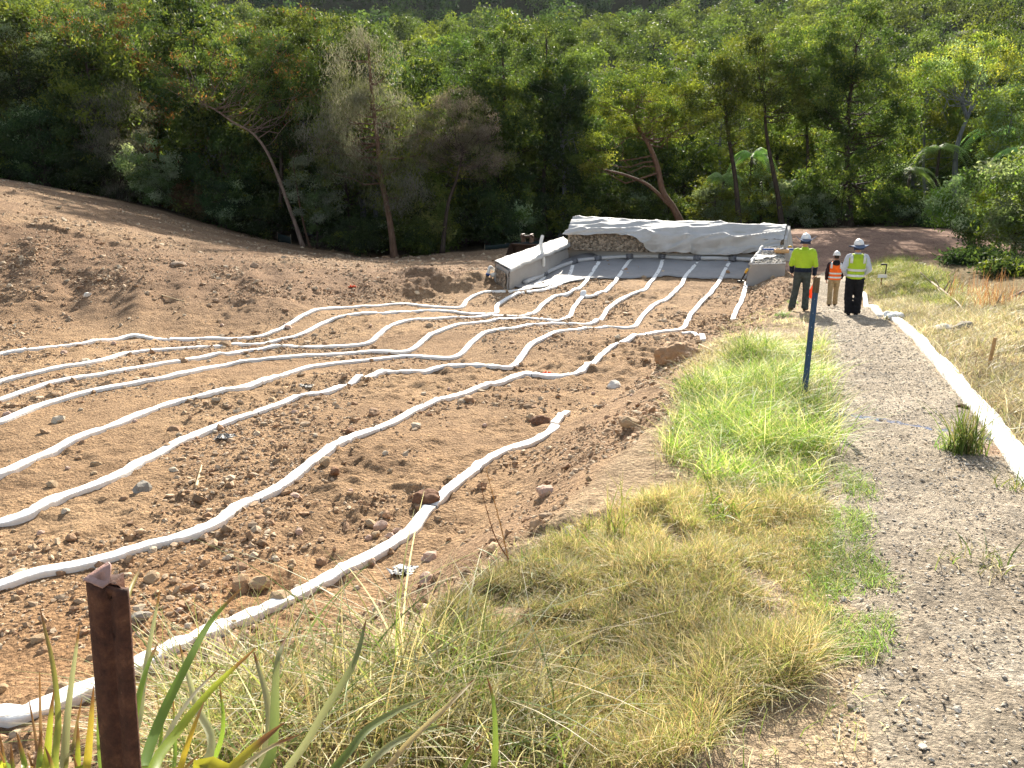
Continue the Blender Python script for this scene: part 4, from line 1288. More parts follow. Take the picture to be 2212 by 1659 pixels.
def stick(pts, r, label, name='stick', mat=None, forks=()):
    q = np.array([hit(*p[:2]) + [0, 0, r * .8 + (p[2] if len(p) > 2 else 0)] for p in pts])
    b = MB(); sp = spline(q, .04); b.tube(sp, np.linspace(r, r * .45, len(sp)), 7)
    for k, d in forks:
        p = sp[int(k * (len(sp) - 1))]
        b.tube([p, p + np.array(d) * .5 + [0, 0, .02], p + np.array(d)], [r * .6, r * .5, r * .25], 6)
    o = b.build(name, mat or M_STICK); tag(o, label, 'stick'); return o


M_STRAW = simple('pale_split_wood', (.55, .42, .25), .8, .2)
stick([(424, 1055), (436, 1008)], .018, 'pale split stick lying alone on the bare clay between two strips', mat=M_STRAW, forks=((.3, (.03, .12, .0)),))
stick([(2010, 630, .28), (2060, 662, .12), (2085, 680)], .028, 'dark dead branch leaning in the dry grass right of the path', forks=((.5, (.22, .1, .35)), (.35, (-.1, .2, .25)), (.6, (.1, -.1, .5))))
stick([(1985, 608, .30), (2025, 632, .10), (2040, 652)], .018, 'thin dark twig leaning in the green grass on the mound', forks=((.5, (.2, .1, .3)),))
stick([(2212, 640, .1), (2150, 668, .05), (2120, 690)], .03, 'bleached fallen branch at the right edge beside the dark bushes', forks=((.5, (.3, .3, .3)),))
stick([(1790, 1205), (1850, 1240), (1900, 1232)], .006, 'thin brown twig on the sandy left edge of the path')
stick([(350, 640), (400, 653)], .02, 'short pale stick on the sloping left bank', mat=M_STRAW)
stick([(1510, 745), (1545, 765, .02), (1590, 800)], .014, 'long straw coloured stalk lying across the right bank', mat=M_STRAW)


def crumple(sx, sy, size, mat, label, name, cat, seed, h=.35):
    p = hit(sx, sy); b = MB(); n = 12; r_ = np.random.default_rng(seed)
    A = np.zeros((n, n, 3)); g = np.linspace(-.5, .5, n)
    A[..., 0], A[..., 1] = np.meshgrid(g * size, g * size * .7, indexing='ij')
    A[..., 0] += .12 * size * r_.standard_normal((n, n)); A[..., 1] += .12 * size * r_.standard_normal((n, n))
    A[..., 2] = size * h * np.abs(r_.standard_normal((n, n))) * .35
    A += p + [0, 0, .01]; b.grid(A)
    o = obj(name, modded(b.data(name, mat), [('SOLIDIFY', dict(thickness=.004))]), None); tag(o, label, cat); return o


M_PLAST = fabric_mat('dull_plastic_sheet', (.40, .375, .34), 9, .6)
crumple(487, 948, .2, M_PLAST, 'crumpled scrap of pale fabric on the clay between two strips', 'fabric_scrap', 'scrap', 1)
crumple(876, 1236, .20, simple('white_plaster', (.68, .66, .62), .9), 'white crusted smear of plaster on the clay right of the nearest strip', 'plaster_lump', 'plaster', 2, .12)
crumple(1468, 940, .16, M_PLAST, 'torn dull grey plastic scrap at the left edge of the lime grass', 'plastic_scrap', 'scrap', 3, .3)
crumple(1562, 763, .18, M_PLAST, 'flattened grey plastic sheet scrap above the lime grass', 'plastic_scrap', 'scrap', 4, .2)
crumple(660, 836, .2, M_PLAST, 'small pale blue grey twist of plastic on the clay in mid bed', 'plastic_scrap', 'scrap', 5, .2)
M_FLAG = simple('orange_marker_ribbon', (.8, .10, .03), .6)
crumple(1182, 809, .12, M_FLAG, 'small orange ribbon beside the bend of the second strip', 'marker_ribbon', 'ribbon', 6)
crumple(415 + 0, 0 + 585, .2, M_FLAG, 'scrap of red ribbon at the top of the left bank', 'marker_ribbon', 'ribbon', 7) if False else None
crumple(762, 622, .18, M_FLAG, 'red ribbon scrap on the face of the dark left bank', 'marker_ribbon', 'ribbon', 8)

# dark silt fences at the forest edge
M_MESH = simple('dark_teal_mesh', (.007, .016, .016), .8, .3, .4, 12)


def silt_fence(pts, hgt, label):
    q = np.array(pts, float); root = empty('silt_fence', (q[0, 0], q[0, 1], float(zg(q[0, 0], q[0, 1])))); tag(root, label, 'fence')
    o0 = np.array(root.location)
    sp = spline(q, .15); z = zg(sp[:, 0], sp[:, 1]); k = np.arange(len(sp))
    hh = hgt * (1 + .25 * vnoise(k * .35, k * 0., 2))
    A = np.stack([np.column_stack([sp, z - .05]), np.column_stack([sp[:, 0], sp[:, 1] + .05 * vnoise(k * .6, k * 0, 1), z + hh * .5]), np.column_stack([sp, z + hh])], 1) - o0
    b = MB(); b.grid(A); obj('mesh_sheet', modded(b.data('mesh_sheet', M_MESH), [('SOLIDIFY', dict(thickness=.008))]), root)
    for x, y in q:
        z = float(zg(x, y)); b = MB(); b.box((x - o0[0], y + .03 - o0[1], z + hgt * .55 - o0[2]), (.035, .035, hgt * 1.2)); b.build('stake', M_STICK, root, False)


silt_fence([(-1.6, 49.0), (-.4, 49.6), (.8, 50.0), (1.8, 50.3)], .28, 'low dark teal silt fence on stakes behind the excavator bucket')
silt_fence([(-14.4, 51.4), (-13.5, 51.0)], .5, 'short torn length of teal silt fence beside the leaning bare trunk')

# ------------------------------------------------------------------ grass
M_GRASS = attr_leaf('grass_blade', .42, .5, .3, 1.03, (1.36, 1.36, .9))
M_LEAF = attr_leaf('tree_leaf', .47, .6, .09, 1.12)
M_NEEDLE = attr_leaf('needle_leaf', .40, .65, .08, 1.3, (1.5, 1.5, 1.05))
M_FERN = attr_leaf('fern_frond', .5, .5, .35, 1.6)


def inpoly(px, py, poly):
    c = np.zeros(len(px), bool); n = len(poly); j = n - 1
    for i in range(n):
        xi, yi = poly[i]; xj, yj = poly[j]
        c ^= ((yi > py) != (yj > py)) & (px < (xj - xi) * (py - yi) / (yj - yi + 1e-9) + xi)
        j = i
    return c


def blades(x, y, h, w, lean, colors, r, seg=3, curl=1.0, z=None):
    """curved tapering grass blades as one set of quads"""
    n = len(x); z = zsurf(x, y) - .01 if z is None else z
    a = r.uniform(0, 6.283, n); d = np.stack([np.cos(a), np.sin(a)], 1)
    f = r.uniform(0, 6.283, n); s = np.stack([np.cos(f), np.sin(f)], 1)
    V = np.zeros((n, seg + 1, 2, 3)); k = np.linspace(0, 1, seg + 1)
    for i in range(seg + 1):
        t = k[i]; out = lean * (t ** 1.7) * curl; up = t - .35 * lean * t ** 2.2
        c = np.stack([x + d[:, 0] * h * out, y + d[:, 1] * h * out, z + h * np.maximum(up, .02)], 1)
        ww = w * (1 - t) ** .6 * (.75 + .25 * (t > 0)) * .5 + .0004
        V[:, i, 0] = c - np.column_stack([s * ww[:, None], np.zeros(n)]); V[:, i, 1] = c + np.column_stack([s * ww[:, None], np.zeros(n)])
    b = np.arange(n)[:, None] * (seg + 1) * 2
    F = np.concatenate([np.stack([b[:, 0] + 2 * i, b[:, 0] + 2 * i + 1, b[:, 0] + 2 * i + 3, b[:, 0] + 2 * i + 2], 1) for i in range(seg)])
    return V.reshape(-1, 3), F, np.repeat(colors, (seg + 1) * 2, 0)


def pick_cols(r, n, pal, var=.18):
    pal = np.array(pal); c = pal[r.integers(0, len(pal), n)]
    return c * (1 + var * r.standard_normal((n, 1))).clip(.4, 1.7)


def grass_area(name, label, polys, xr, yr, n, hr, wr, lean, pal, seed, clump=1.6, thr=-.1, seg=3, shag=.9):
    r = np.random.default_rng(seed); xs, ys, got = [], [], 0
    while got < n:
        x = r.uniform(*xr, 60000); y = r.uniform(*yr, 60000)
        sx, sy, t = project(x, y, zq(x, y))
        ok = np.zeros(len(x), bool)
        for p in polys: ok |= inpoly(sx + 14 * r.standard_normal(len(x)), sy + 9 * r.standard_normal(len(x)), p)
        ok &= (t > .5) & (fbm(x, y, clump, 3, seed % 7) + .12 * r.standard_normal(len(x)) > thr)
        xs.append(x[ok]); ys.append(y[ok]); got += int(ok.sum())
        if len(xs) > 60: break
    x = np.concatenate(xs)[:n]; y = np.concatenate(ys)[:n]; m = len(x)
    big = 1 + shag * np.clip(1.3 * fbm(x, y, 1.5, 3, (seed + 2) % 7), -.55, 1.1)
    h = r.uniform(*hr, m) * big; w = r.uniform(*wr, m)
    L = np.clip(r.normal(lean, .3, m), .05, 1.25)
    c = pick_cols(r, m, pal) * (1 + .75 * fbm(x, y, 1.3, 3, (seed + 3) % 7))[:, None].clip(.5, 1.6)
    V, F, cc = blades(x, y, h, w, L, c, r, seg)
    o = obj(name, mesh_np(name, V, F, M_GRASS, col=cc)); tag(o, label, 'grass', kind='stuff'); return o


LIME = [(.19, .28, .045), (.24, .32, .06), (.13, .22, .035), (.36, .36, .13), (.50, .44, .26), (.44, .40, .19), (.12, .18, .03)]
OLIVE = [(.25, .26, .085), (.38, .33, .16), (.48, .39, .23), (.18, .22, .055), (.54, .46, .30), (.36, .25, .14), (.42, .31, .18), (.24, .27, .09)]
DRY = [(.54, .47, .34), (.47, .39, .26), (.60, .54, .42), (.36, .33, .19), (.28, .30, .14), (.42, .32, .22)]
P_LIME = [[(1475, 860), (1560, 790), (1680, 740), (1765, 735), (1790, 900), (1800, 1010), (1745, 1090), (1560, 1085), (1450, 1000), (1445, 930)]]
P_OLIVE = [[(940, 1340), (1090, 1230), (1290, 1130), (1460, 1080), (1580, 1080), (1770, 1090), (1790, 1290), (1750, 1470), (1600, 1540), (1480, 1700), (740, 1720), (820, 1580), (900, 1470)]]
P_EDGE = [[(1745, 1000), (1800, 1000), (1850, 1020), (1885, 1060), (1865, 1180), (1935, 1280), (1925, 1400), (1850, 1450), (1740, 1440)], [(1760, 700), (1775, 700), (1800, 860), (1805, 960), (1780, 960)]]
P_RIGHT = [[(1872, 612), (1960, 590), (2060, 635), (2300, 670), (2420, 900), (2600, 1400), (2350, 1150), (2215, 985), (2150, 900), (2060, 800), (1960, 700), (1890, 650)]]
P_GREEN = [[(1866, 610), (1890, 582), (1945, 568), (2010, 588), (2070, 630), (2080, 670), (1960, 650), (1880, 632)]]
P_SPARSE = [[(1480, 800), (1580, 700), (1690, 670), (1780, 690), (1790, 760), (1660, 790), (1560, 800)], [(1000, 1220), (1250, 1110), (1480, 990), (1500, 1100), (1300, 1160)], [(1700, 1480), (1900, 1440), (1950, 1560), (1760, 1700), (1450, 1700)]]
grass_area('lime_grass', 'bright lime green grass growing in a dense patch left of the path', P_LIME, (0, 5.5), (3, 12), 19000, (.07, .34), (.004, .009), .85, LIME, 21, 2.6, -.10, 3, 1.2)
grass_area('straw_grass', 'dead straw mixed through the lime grass patch and round its edges', [[(1440, 900), (1520, 740), (1640, 690), (1770, 700), (1790, 800), (1790, 1000), (1760, 1120), (1540, 1110), (1430, 1020)]], (0, 6), (3, 14), 9000, (.06, .24), (.003, .007), .95, [(.52, .46, .28), (.44, .37, .20), (.38, .36, .15), (.58, .52, .36)], 29, 1.7, -.2)
grass_area('olive_grass', 'dense olive and straw coloured grass filling the bank in the foreground', P_OLIVE, (-2, 3.5), (1.2, 6.5), 95000, (.035, .125), (.0018, .0042), .75, OLIVE, 22, 3.4, -.30, 3, 1.25)
grass_area('edge_grass', 'thin green grass creeping over the left edge of the path', P_EDGE, (.5, 6), (2, 13), 9000, (.02, .07), (.002, .005), .8, [(.16, .26, .05), (.20, .27, .08), (.30, .29, .14)], 23, 3.0, -.02)
grass_area('dry_grass', 'dry straw coloured grass covering the slope right of the path', P_RIGHT, (2, 24), (3, 36), 60000, (.08, .26), (.005, .013), .85, DRY, 24, .9, -.42)
grass_area('green_grass', 'fresh green grass on the mound beyond the people', P_GREEN, (9, 24), (16, 40), 20000, (.10, .28), (.010, .022), .8, [(.20, .27, .06), (.28, .32, .09), (.16, .22, .05), (.42, .40, .20), (.38, .36, .16)], 25, .9, -.5)
grass_area('sparse_grass', 'sparse pale grass wisps on the bare verge and bank', P_SPARSE, (-2, 9), (1.2, 24), 5000, (.03, .13), (.002, .006), .8, DRY + [(.2, .25, .06)], 26, 1.8, .02)
P_LONG = [[(430, 1560), (700, 1480), (960, 1400), (1200, 1520), (1240, 1760), (280, 1760)]]
grass_area('broad_grass', 'broad pale grey green grass leaves leaning in the near foreground', P_LONG, (-2.5, 1.2), (.9, 3.4), 420, (.22, .5), (.005, .012), .9, [(.34, .33, .20), (.44, .40, .28), (.18, .23, .08), (.32, .30, .12), (.50, .45, .34)], 28, 2.0, -.3, 8)
grass_area('long_grass', 'long arching straw and green grass leaning in the near foreground', P_LONG, (-2.5, 1.2), (.9, 3.4), 1700, (.22, .52), (.003, .007), .85, [(.42, .34, .20), (.34, .30, .15), (.20, .22, .07), (.14, .19, .05), (.30, .22, .12), (.50, .44, .31)], 27, 2.0, -.3, 7)


def tussock(sx, sy, n, hr, w, pal, label, seed, name='grass_tuft', lean=.6, rad=.08):
    p = hit(sx, sy); r = np.random.default_rng(seed)
    x = p[0] + rad * r.standard_normal(n); y = p[1] + rad * r.standard_normal(n)
    V, F, cc = blades(x, y, r.uniform(*hr, n), r.uniform(w * .6, w * 1.2, n), np.clip(r.normal(lean, .3, n), .05, 1.2), pick_cols(r, n, pal), r, 5, z=zsurf(x, y) - .01)
    o = obj(name, mesh_np(name, V - p, F, M_GRASS, col=cc)); o.location = p; tag(o, label, 'grass tuft'); return o


GRN = [(.10, .17, .04), (.14, .22, .05), (.22, .27, .09), (.30, .28, .12)]
tussock(2085, 985, 150, (.22, .52), .011, GRN, 'upright green grass tuft growing through the gravel beside the white sock', 31, lean=.35, rad=.06)
tussock(2050, 975, 60, (.12, .26), .010, GRN, 'low dark green tuft spreading left of the upright tuft on the path', 32, lean=1.0, rad=.05)
tussock(2200, 1062, 60, (.08, .2), .008, GRN, 'small green tuft at the right picture edge below the white sock', 33, lean=.9)
tussock(2110, 1225, 70, (.06, .18), .007, GRN + DRY[:2], 'flat green and straw tuft on the near right of the path', 34, lean=1.1, rad=.12)
tussock(1330, 1165, 22, (.25, .48), .010, [(.20, .28, .05), (.28, .27, .10), (.36, .28, .14)], 'tall green and straw blades standing at the top of the olive grass', 35, lean=.3, rad=.05)
tussock(1560, 1130, 60, (.1, .25), .013, [(.15, .25, .04), (.2, .28, .05)], 'broad bladed bright green weed in the olive grass below the lime patch', 36, lean=.8)
tussock(1640, 775, 80, (.15, .35), .008, LIME + DRY, 'yellow green tuft at the upper end of the lime patch', 37, lean=.8, rad=.18)
tussock(1290, 1190, 80, (.1, .22), .006, LIME, 'lime green tuft at the bank edge above the olive grass', 38, lean=.7, rad=.10)
for i, (a, c_, lab) in enumerate(((1712, 655, 'small dark green weed beside the lime shirted person\'s feet'), (1690, 680, 'small green weed on the bare verge nearest the lime shirted person'), (1120, 1240, 'leafy pale green weed on the clay left of the olive grass'))):
    tussock(a, c_, 60, (.05, .16), .02, [(.12, .20, .06), (.20, .27, .10)], lab, 40 + i, 'weed', 1.0, .10)
tussock(2040, 650, 160, (.15, .4), .02, [(.28, .33, .24), (.2, .27, .15)], 'grey green leafy weed clump in the dry grass at the mound foot', 44, 'weed', .9, .16)
for i, (a, c_) in enumerate(((2130, 668), (2165, 662), (2080, 650))):
    tussock(a, c_, 60, (.4, .9), .012, [(.30, .13, .07), (.34, .20, .10)], ['reddish dry seed stalks by the dark bushes, middle of three', 'reddish dry seed stalks by the dark bushes, rightmost of three', 'reddish dry seed stalks by the dark bushes, leftmost of three'][i], 46 + i, 'seed_stalks', .3, .25)


# two tall reddish seed stalks in the middle foreground
def stalk(pts, r0, label):
    b = MB(); q = spline(np.array(pts), .02); b.c = (.34, .19, .08)
    b.tube(q, np.linspace(r0, r0 * .4, len(q)), 6)
    r = np.random.default_rng(3); b.c = (.40, .22, .11)
    for k in range(26):
        p = q[-1 - k]; d = r.standard_normal(3) * .007; b.tube([p, p + d + [0, 0, .012]], [.0022, .0008], 4)
    o = b.build('seed_stalk', M_GRASS, None, True, True); tag(o, label, 'grass stalk')


b0 = hit(1105, 1245); _, _, tb = project(*b0)
stalk([b0, P(1085, 1150, tb + .05), P(1062, 1060, tb + .1), P(1050, 1012, tb + .12)], .004, 'taller of two thin reddish seed stalks rising against the nearest strip')
stalk([b0 + [.05, 0, 0], P(1075, 1170, tb), P(1048, 1090, tb + .05), P(1040, 1045, tb + .06)], .0035, 'shorter of two thin reddish seed stalks rising against the nearest strip')


# flax in the foreground, every broad blade drawn by its own bend
def zc(zx, zy): return .2931 * zx, 1172.9 + .2931 * zy


M_FLAX = attr_leaf('flax_blade', .5, .38, .45, 1.3, (1.6, 1.6, .9))


def flax(label, blades_, base, t0):
    root = empty('flax_plant', base); tag(root, label, 'plant')
    b = MB()
    for pts, w, ca, cb, t, dt in blades_:
        q = []
        n = len(pts)
        for i, (zx, zy) in enumerate(pts):
            q.append(P(*zc(zx, zy), t + dt * i / max(1, n - 1)))
        low = q[0]; g_ = np.array([low[0] * .5 + base[0] * .5, low[1] * .5 + base[1] * .5 + .0, base[2] - .02])
        q = [g_] + q
        s = spline(np.array(q), .02); m = len(s)
        wm = w * .2931 / FS * t * .62
        T = np.gradient(s, axis=0); T /= np.linalg.norm(T, axis=1)[:, None]
        view = s - np.array([0, 0, CAMZ]); view /= np.linalg.norm(view, axis=1)[:, None]
        tw = np.cross(T, view); tw /= np.linalg.norm(tw, axis=1)[:, None]
        dep = np.cross(tw, T)
        k = np.linspace(0, 1, m); ww = wm * np.clip((1 - k) / .2, 0, 1) ** .6 * (.75 + .25 * np.clip(k / .3, 0, 1)) + .0006
        A = np.stack([s - tw * ww[:, None] - dep * (ww * .35)[:, None], s + dep * (ww * .1)[:, None], s + tw * ww[:, None] - dep * (ww * .35)[:, None]], 1)
        cm = np.array(ca) * (1 - k ** 6)[:, None] + np.array(cb) * (k ** 6)[:, None]
        cm = cm * (1 + .15 * vnoise(k * 9, k * 0 + zx, 1))[:, None]
        tip = k > .965
        cm[tip] = np.array((.22, .12, .05)) * .9
        b.grid(A - np.array(base)); b.C[-1] = np.repeat(cm, 3, 0)
    r_ = np.random.default_rng(int(abs(base[0]) * 1000))
    for _ in range(9):
        a_ = r_.uniform(0, 6.28); L_ = r_.uniform(.25, .6); o_ = np.array([.16 * r_.standard_normal(), .12 * r_.standard_normal(), -.02]); dr = np.array([math.cos(a_), math.sin(a_), 0]) * r_.uniform(.15, .6)
        s = spline(np.array([o_ + dr * L_ * k_ ** 1.8 + np.array([0, 0, L_ * (k_ - .28 * k_ ** 2.5)]) for k_ in (0, .3, .6, .85, 1)]), .02); m = len(s); k = np.linspace(0, 1, m)
        f_ = r_.uniform(0, 6.28); tw = np.array([math.cos(f_), math.sin(f_), 0]); ww = .009 * np.clip((1 - k) / .4, 0, 1) ** .6 + .0005
        A = np.stack([s - tw * ww[:, None], s + [0, 0, -.002], s + tw * ww[:, None]], 1)
        c_ = np.array([G1, G2, G3, PAL, BRN][int(r_.integers(0, 5))]) * r_.uniform(.8, 1.3)
        b.grid(A); b.C[-1] = np.tile(c_, (m * 3, 1))
    b.build('blades', M_FLAX, root, True, True)


G1, G2, G3 = (.10, .165, .045), (.18, .26, .045), (.36, .38, .05)
PAL, BRN = (.30, .31, .20), (.22, .14, .08)


def gpt(x, y): return np.array([x, y, float(zg(x, y))])


flax('strap leaved plant with broad green blades left of the rusty picket', [
    ([(300, 2100), (340, 1659), (372, 1300), (396, 1085)], 66, G2, G3, 1.15, .05), ([(440, 2100), (430, 1300), (390, 900), (330, 640), (294, 478)], 34, G2, BRN, 1.25, .1),
    ([(430, 2100), (470, 1659), (505, 1200), (585, 610)], 46, PAL, PAL, 1.28, .15), ([(590, 2100), (640, 1659), (672, 1300), (690, 1055)], 62, G3, (.36, .24, .05), 1.2, .05),
    ([(240, 2100), (185, 1659), (150, 1500), (122, 1395)], 66, G2, G2, 1.12, .02), ([(280, 2100), (290, 1659), (305, 1380)], 70, G1, G2, 1.22, .05),
    ([(120, 2000), (40, 1659), (0, 1420)], 56, G1, G1, 1.1, .03), ([(250, 2100), (240, 1659), (205, 1545)], 50, G3, BRN, 1.06, .0), ([(60, 2000), (50, 1700), (-20, 1500)], 50, G3, G3, 1.05, 0),
    ([(300, 2000), (270, 1500), (215, 1165)], 22, BRN, BRN, 1.3, .05), ([(320, 2000), (300, 1400), (292, 950)], 20, BRN, BRN, 1.35, .05), ([(500, 2000), (540, 1500), (605, 1140)], 26, G1, BRN, 1.3, .05), ([(540, 2100), (570, 1720), (575, 1330)], 60, G2, G3, 1.24, .06), ([(160, 2100), (100, 1750), (80, 1480)], 62, G2, G2, 1.2, .05), ([(380, 2100), (400, 1650), (420, 1240)], 58, G1, G2, 1.3, .05), ([(460, 2100), (400, 1700), (330, 1500)], 60, G3, G2, 1.12, .03), ([(620, 2000), (600, 1800), (540, 1560)], 54, (.22, .30, .05), G3, 1.1, .03)], gpt(-.72, .98), 1.2)
flax('strap leaved plant with long dark green blades leaning right of the rusty picket', [
    ([(1000, 2150), (1060, 1659), (1190, 1280), (1400, 850), (1560, 570), (1790, 325)], 60, G1, G2, 1.15, .35), ([(1050, 2150), (1130, 1659), (1300, 1400), (1560, 1080), (1890, 770)], 66, (.10, .17, .035), G3, 1.12, .25),
    ([(920, 2100), (960, 1500), (1020, 1150), (1090, 900), (1168, 730)], 54, G1, G2, 1.2, .15), ([(980, 2100), (1030, 1250), (1085, 850), (1178, 350)], 42, PAL, PAL, 1.3, .2),
    ([(800, 1900), (880, 600), (940, 400), (1000, 250), (1090, 92)], 42, G1, (.3, .2, .04), 1.32, .2), ([(1240, 2100), (1330, 1659), (1430, 1350), (1505, 1170)], 52, G3, (.42, .24, .04), 1.18, .1),
    ([(1040, 2100), (1200, 1500), (1400, 1150), (1620, 920)], 34, PAL, (.4, .37, .34), 1.25, .2), ([(1100, 2100), (1180, 1500), (1200, 1180)], 30, G2, G2, 1.3, .1), ([(1250, 2100), (1290, 1600), (1275, 1130)], 26, G2, G1, 1.4, .1),
    ([(1400, 2100), (1560, 1500), (1450, 1200), (1320, 740)], 46, PAL, PAL, 1.6, .2), ([(1500, 2100), (1640, 1400), (1620, 1050)], 30, G2, G2, 1.7, .1), ([(900, 2100), (940, 1700), (1010, 1330)], 56, G2, G2, 1.2, .08), ([(1180, 2100), (1290, 1750), (1470, 1560)], 58, G2, (.40, .38, .08), 1.15, .08), ([(960, 2100), (900, 1600), (960, 1180)], 44, G1, G1, 1.4, .1)], gpt(-.36, 1.0), 1.2)
flax('strap leaved plant with a wide yellow blade low in the foreground', [
    ([(1560, 2000), (1720, 1659), (1900, 1480), (2100, 1320)], 100, (.26, .30, .03), (.40, .36, .05), 1.1, .1), ([(1640, 2000), (1800, 1659), (2000, 1500), (2215, 1410)], 44, PAL, (.42, .36, .22), 1.15, .15),
    ([(1900, 2100), (2010, 1500), (2040, 900), (2110, 690)], 54, G1, PAL, 1.7, .2), ([(2000, 2100), (2300, 1400), (2600, 900), (2700, 560)], 44, PAL, G1, 1.9, .3), ([(1950, 2100), (1990, 1300), (1870, 800)], 48, PAL, PAL, 1.75, .2),
    ([(2200, 2300), (2600, 1500), (2900, 1250), (3180, 1130)], 46, G1, (.32, .33, .2), 1.6, .4), ([(2200, 2300), (2700, 1650), (3000, 1420), (3300, 1330)], 40, PAL, G1, 1.55, .3), ([(3500, 2000), (3640, 1659), (3640, 1200), (3590, 990)], 44, G2, G1, 1.4, .1),
    ([(3300, 2100), (3400, 1700), (3560, 1460)], 46, (.2, .3, .03), G2, 1.3, .1), ([(2700, 2100), (2900, 1600), (3300, 1200), (3500, 1000)], 30, (.4, .33, .2), (.45, .4, .26), 1.6, .3)], gpt(-.05, 1.25), 1.15)

# ------------------------------------------------------------------ stones and clods
r = np.random.default_rng(77)
n = 230000
x = r.uniform(-15, 9, n); y = 2.2 + 28 * r.random(n) ** 1.5
srs, sls, sbs = pit_masks(x, y)
dens = np.where((srs < .97) & (sls < 1) & (sbs <= 0), .30 + 2.4 * fbm(x, y, .7, 3, 4), 0) + np.where(srs > .15, .25, 0) * (srs < .95)
dens = dens * np.clip(1.7 - y / 22, .25, 1.5) + (sls > .1) * .12
dens[np.abs(x - PATH_A - PATH_B * y) < PATH_H + .1] = 0
ok = r.random(n) < dens * .7
x, y = x[ok], y[ok]
size = .0085 * (1 + r.pareto(2.9, len(x))).clip(1, 5) * (1 + y / 26)
x2 = r.uniform(-34, 2, 26000); y2 = r.uniform(18, 50, 26000); _, l2, _ = pit_masks(x2, y2)
ok = (l2 > .3) & (y2 < np.interp(x2, FE_X, FE_Y) - .5) & (r.random(26000) < .28 + 1.1 * fbm(x2, y2, .4, 3, 1))
x = np.concatenate([x, x2[ok]]); y = np.concatenate([y, y2[ok]]); size = np.concatenate([size, .020 * (1 + r.pareto(2.4, int(ok.sum()))).clip(1, 5)])
V, F, k = scatter_stones(np.stack([x, y, zg(x, y) + size * .15], 1), size, r)
cc = pick_cols(r, len(x), [(.37, .26, .165), (.31, .205, .125), (.42, .31, .21), (.35, .22, .135), (.48, .38, .27)], .15)
o = obj('soil_clods', mesh_np('soil_clods', V, F, M_STONE, smooth=False, col=np.repeat(cc, k, 0))); tag(o, 'countless small brown clods and pebbles strewn over the bare clay', 'clods', kind='stuff')

n = 13000
y = r.uniform(1.6, 24, n) ** 1.0; y = 1.6 + (y - 1.6) * r.random(n) ** .7; u = r.uniform(-1.05, 1.05, n); x = PATH_A + PATH_B * y + u * PATH_H
size = r.uniform(.003, .0075, n) * (1 + y / 18) * np.where(r.random(n) < .06, 1.8, 1)
V, F, k = scatter_stones(np.stack([x, y, zsurf(x, y) + .003 + size * .1], 1), size, r, flat=.5)
cc = pick_cols(r, n, [(.46, .41, .345), (.52, .46, .38), (.40, .36, .31), (.54, .48, .40), (.46, .37, .28)], .1)
o = obj('path_gravel', mesh_np('path_gravel', V, F, M_STONE, smooth=False, col=np.repeat(cc, k, 0))); tag(o, 'loose grey gravel scattered on the path', 'gravel', kind='stuff')

ROCKS = []
for i in range(5):
    rr = np.random.default_rng(60 + i)
    n_ = np.array([mnoise.noise(Vector(v * 1.3 + i * 7)) for v in ICO2_V]); n2 = np.array([mnoise.noise(Vector(v * 3.1 + i * 3)) for v in ICO2_V])
    V = ICO2_V * (1 + .38 * n_ + .16 * n2)[:, None] * np.array([1, .8, .62])
    for _ in range(4):
        d = rr.standard_normal(3); d /= np.linalg.norm(d); h_ = V @ d; V = V - np.clip(h_ - .55, 0, None)[:, None] * d
    ROCKS.append(mesh_np('stone', V, ICO2_F, None if False else M_STONE, smooth=False, col=np.tile((.34, .23, .14), (len(V), 1))))
RC = {}


def big_clod(sx, sy, size, colr, label, seed, sq=1.0, rough=.3):
    p = hit(sx, sy); ic = bmesh.new(); bmesh.ops.create_icosphere(ic, subdivisions=4, radius=1)
    V = np.array([v.co[:] for v in ic.verts]); F = np.array([[v.index for v in f.verts] for f in ic.faces]); ic.free()
    k = np.array([mnoise.noise(Vector(v * 1.4 + seed)) * .5 + mnoise.noise(Vector(v * 3.5 + seed)) * .28 + mnoise.noise(Vector(v * 8 + seed)) * .17 + mnoise.noise(Vector(v * 17 + seed)) * .09 for v in V])
    V = V * (1 + rough * 1.6 * k)[:, None] * np.array([1, .8, .7 * sq]) * size
    o = obj('soil_clod', mesh_np('soil_clod', V, F, M_STONE, smooth=True, col=np.tile(colr, (len(V), 1)))); o.location = p + np.array([0, 0, size * .15]); tag(o, label, 'clod'); return o


def rock(sx, sy, size, colr, label, name='stone', var=0, group=None, sq=1.0, cat='stone', at=None):
    p = hit(sx, sy) if at is None else at
    key = (var % 5, colr)
    if key not in RC:
        me = ROCKS[var % 5].copy(); c = np.ones((len(me.vertices), 4), np.float32); c[:, :3] = colr
        me.color_attributes['col'].data.foreach_set('color', c.ravel()); RC[key] = me
    o = obj(name, RC[key]); o.location = p + np.array([0, 0, size * .18]); o.scale = (size, size, size * sq)
    o.rotation_euler = (random.uniform(-.3, .3), random.uniform(-.3, .3), random.uniform(0, 6.3))
    tag(o, label, cat, group); return o


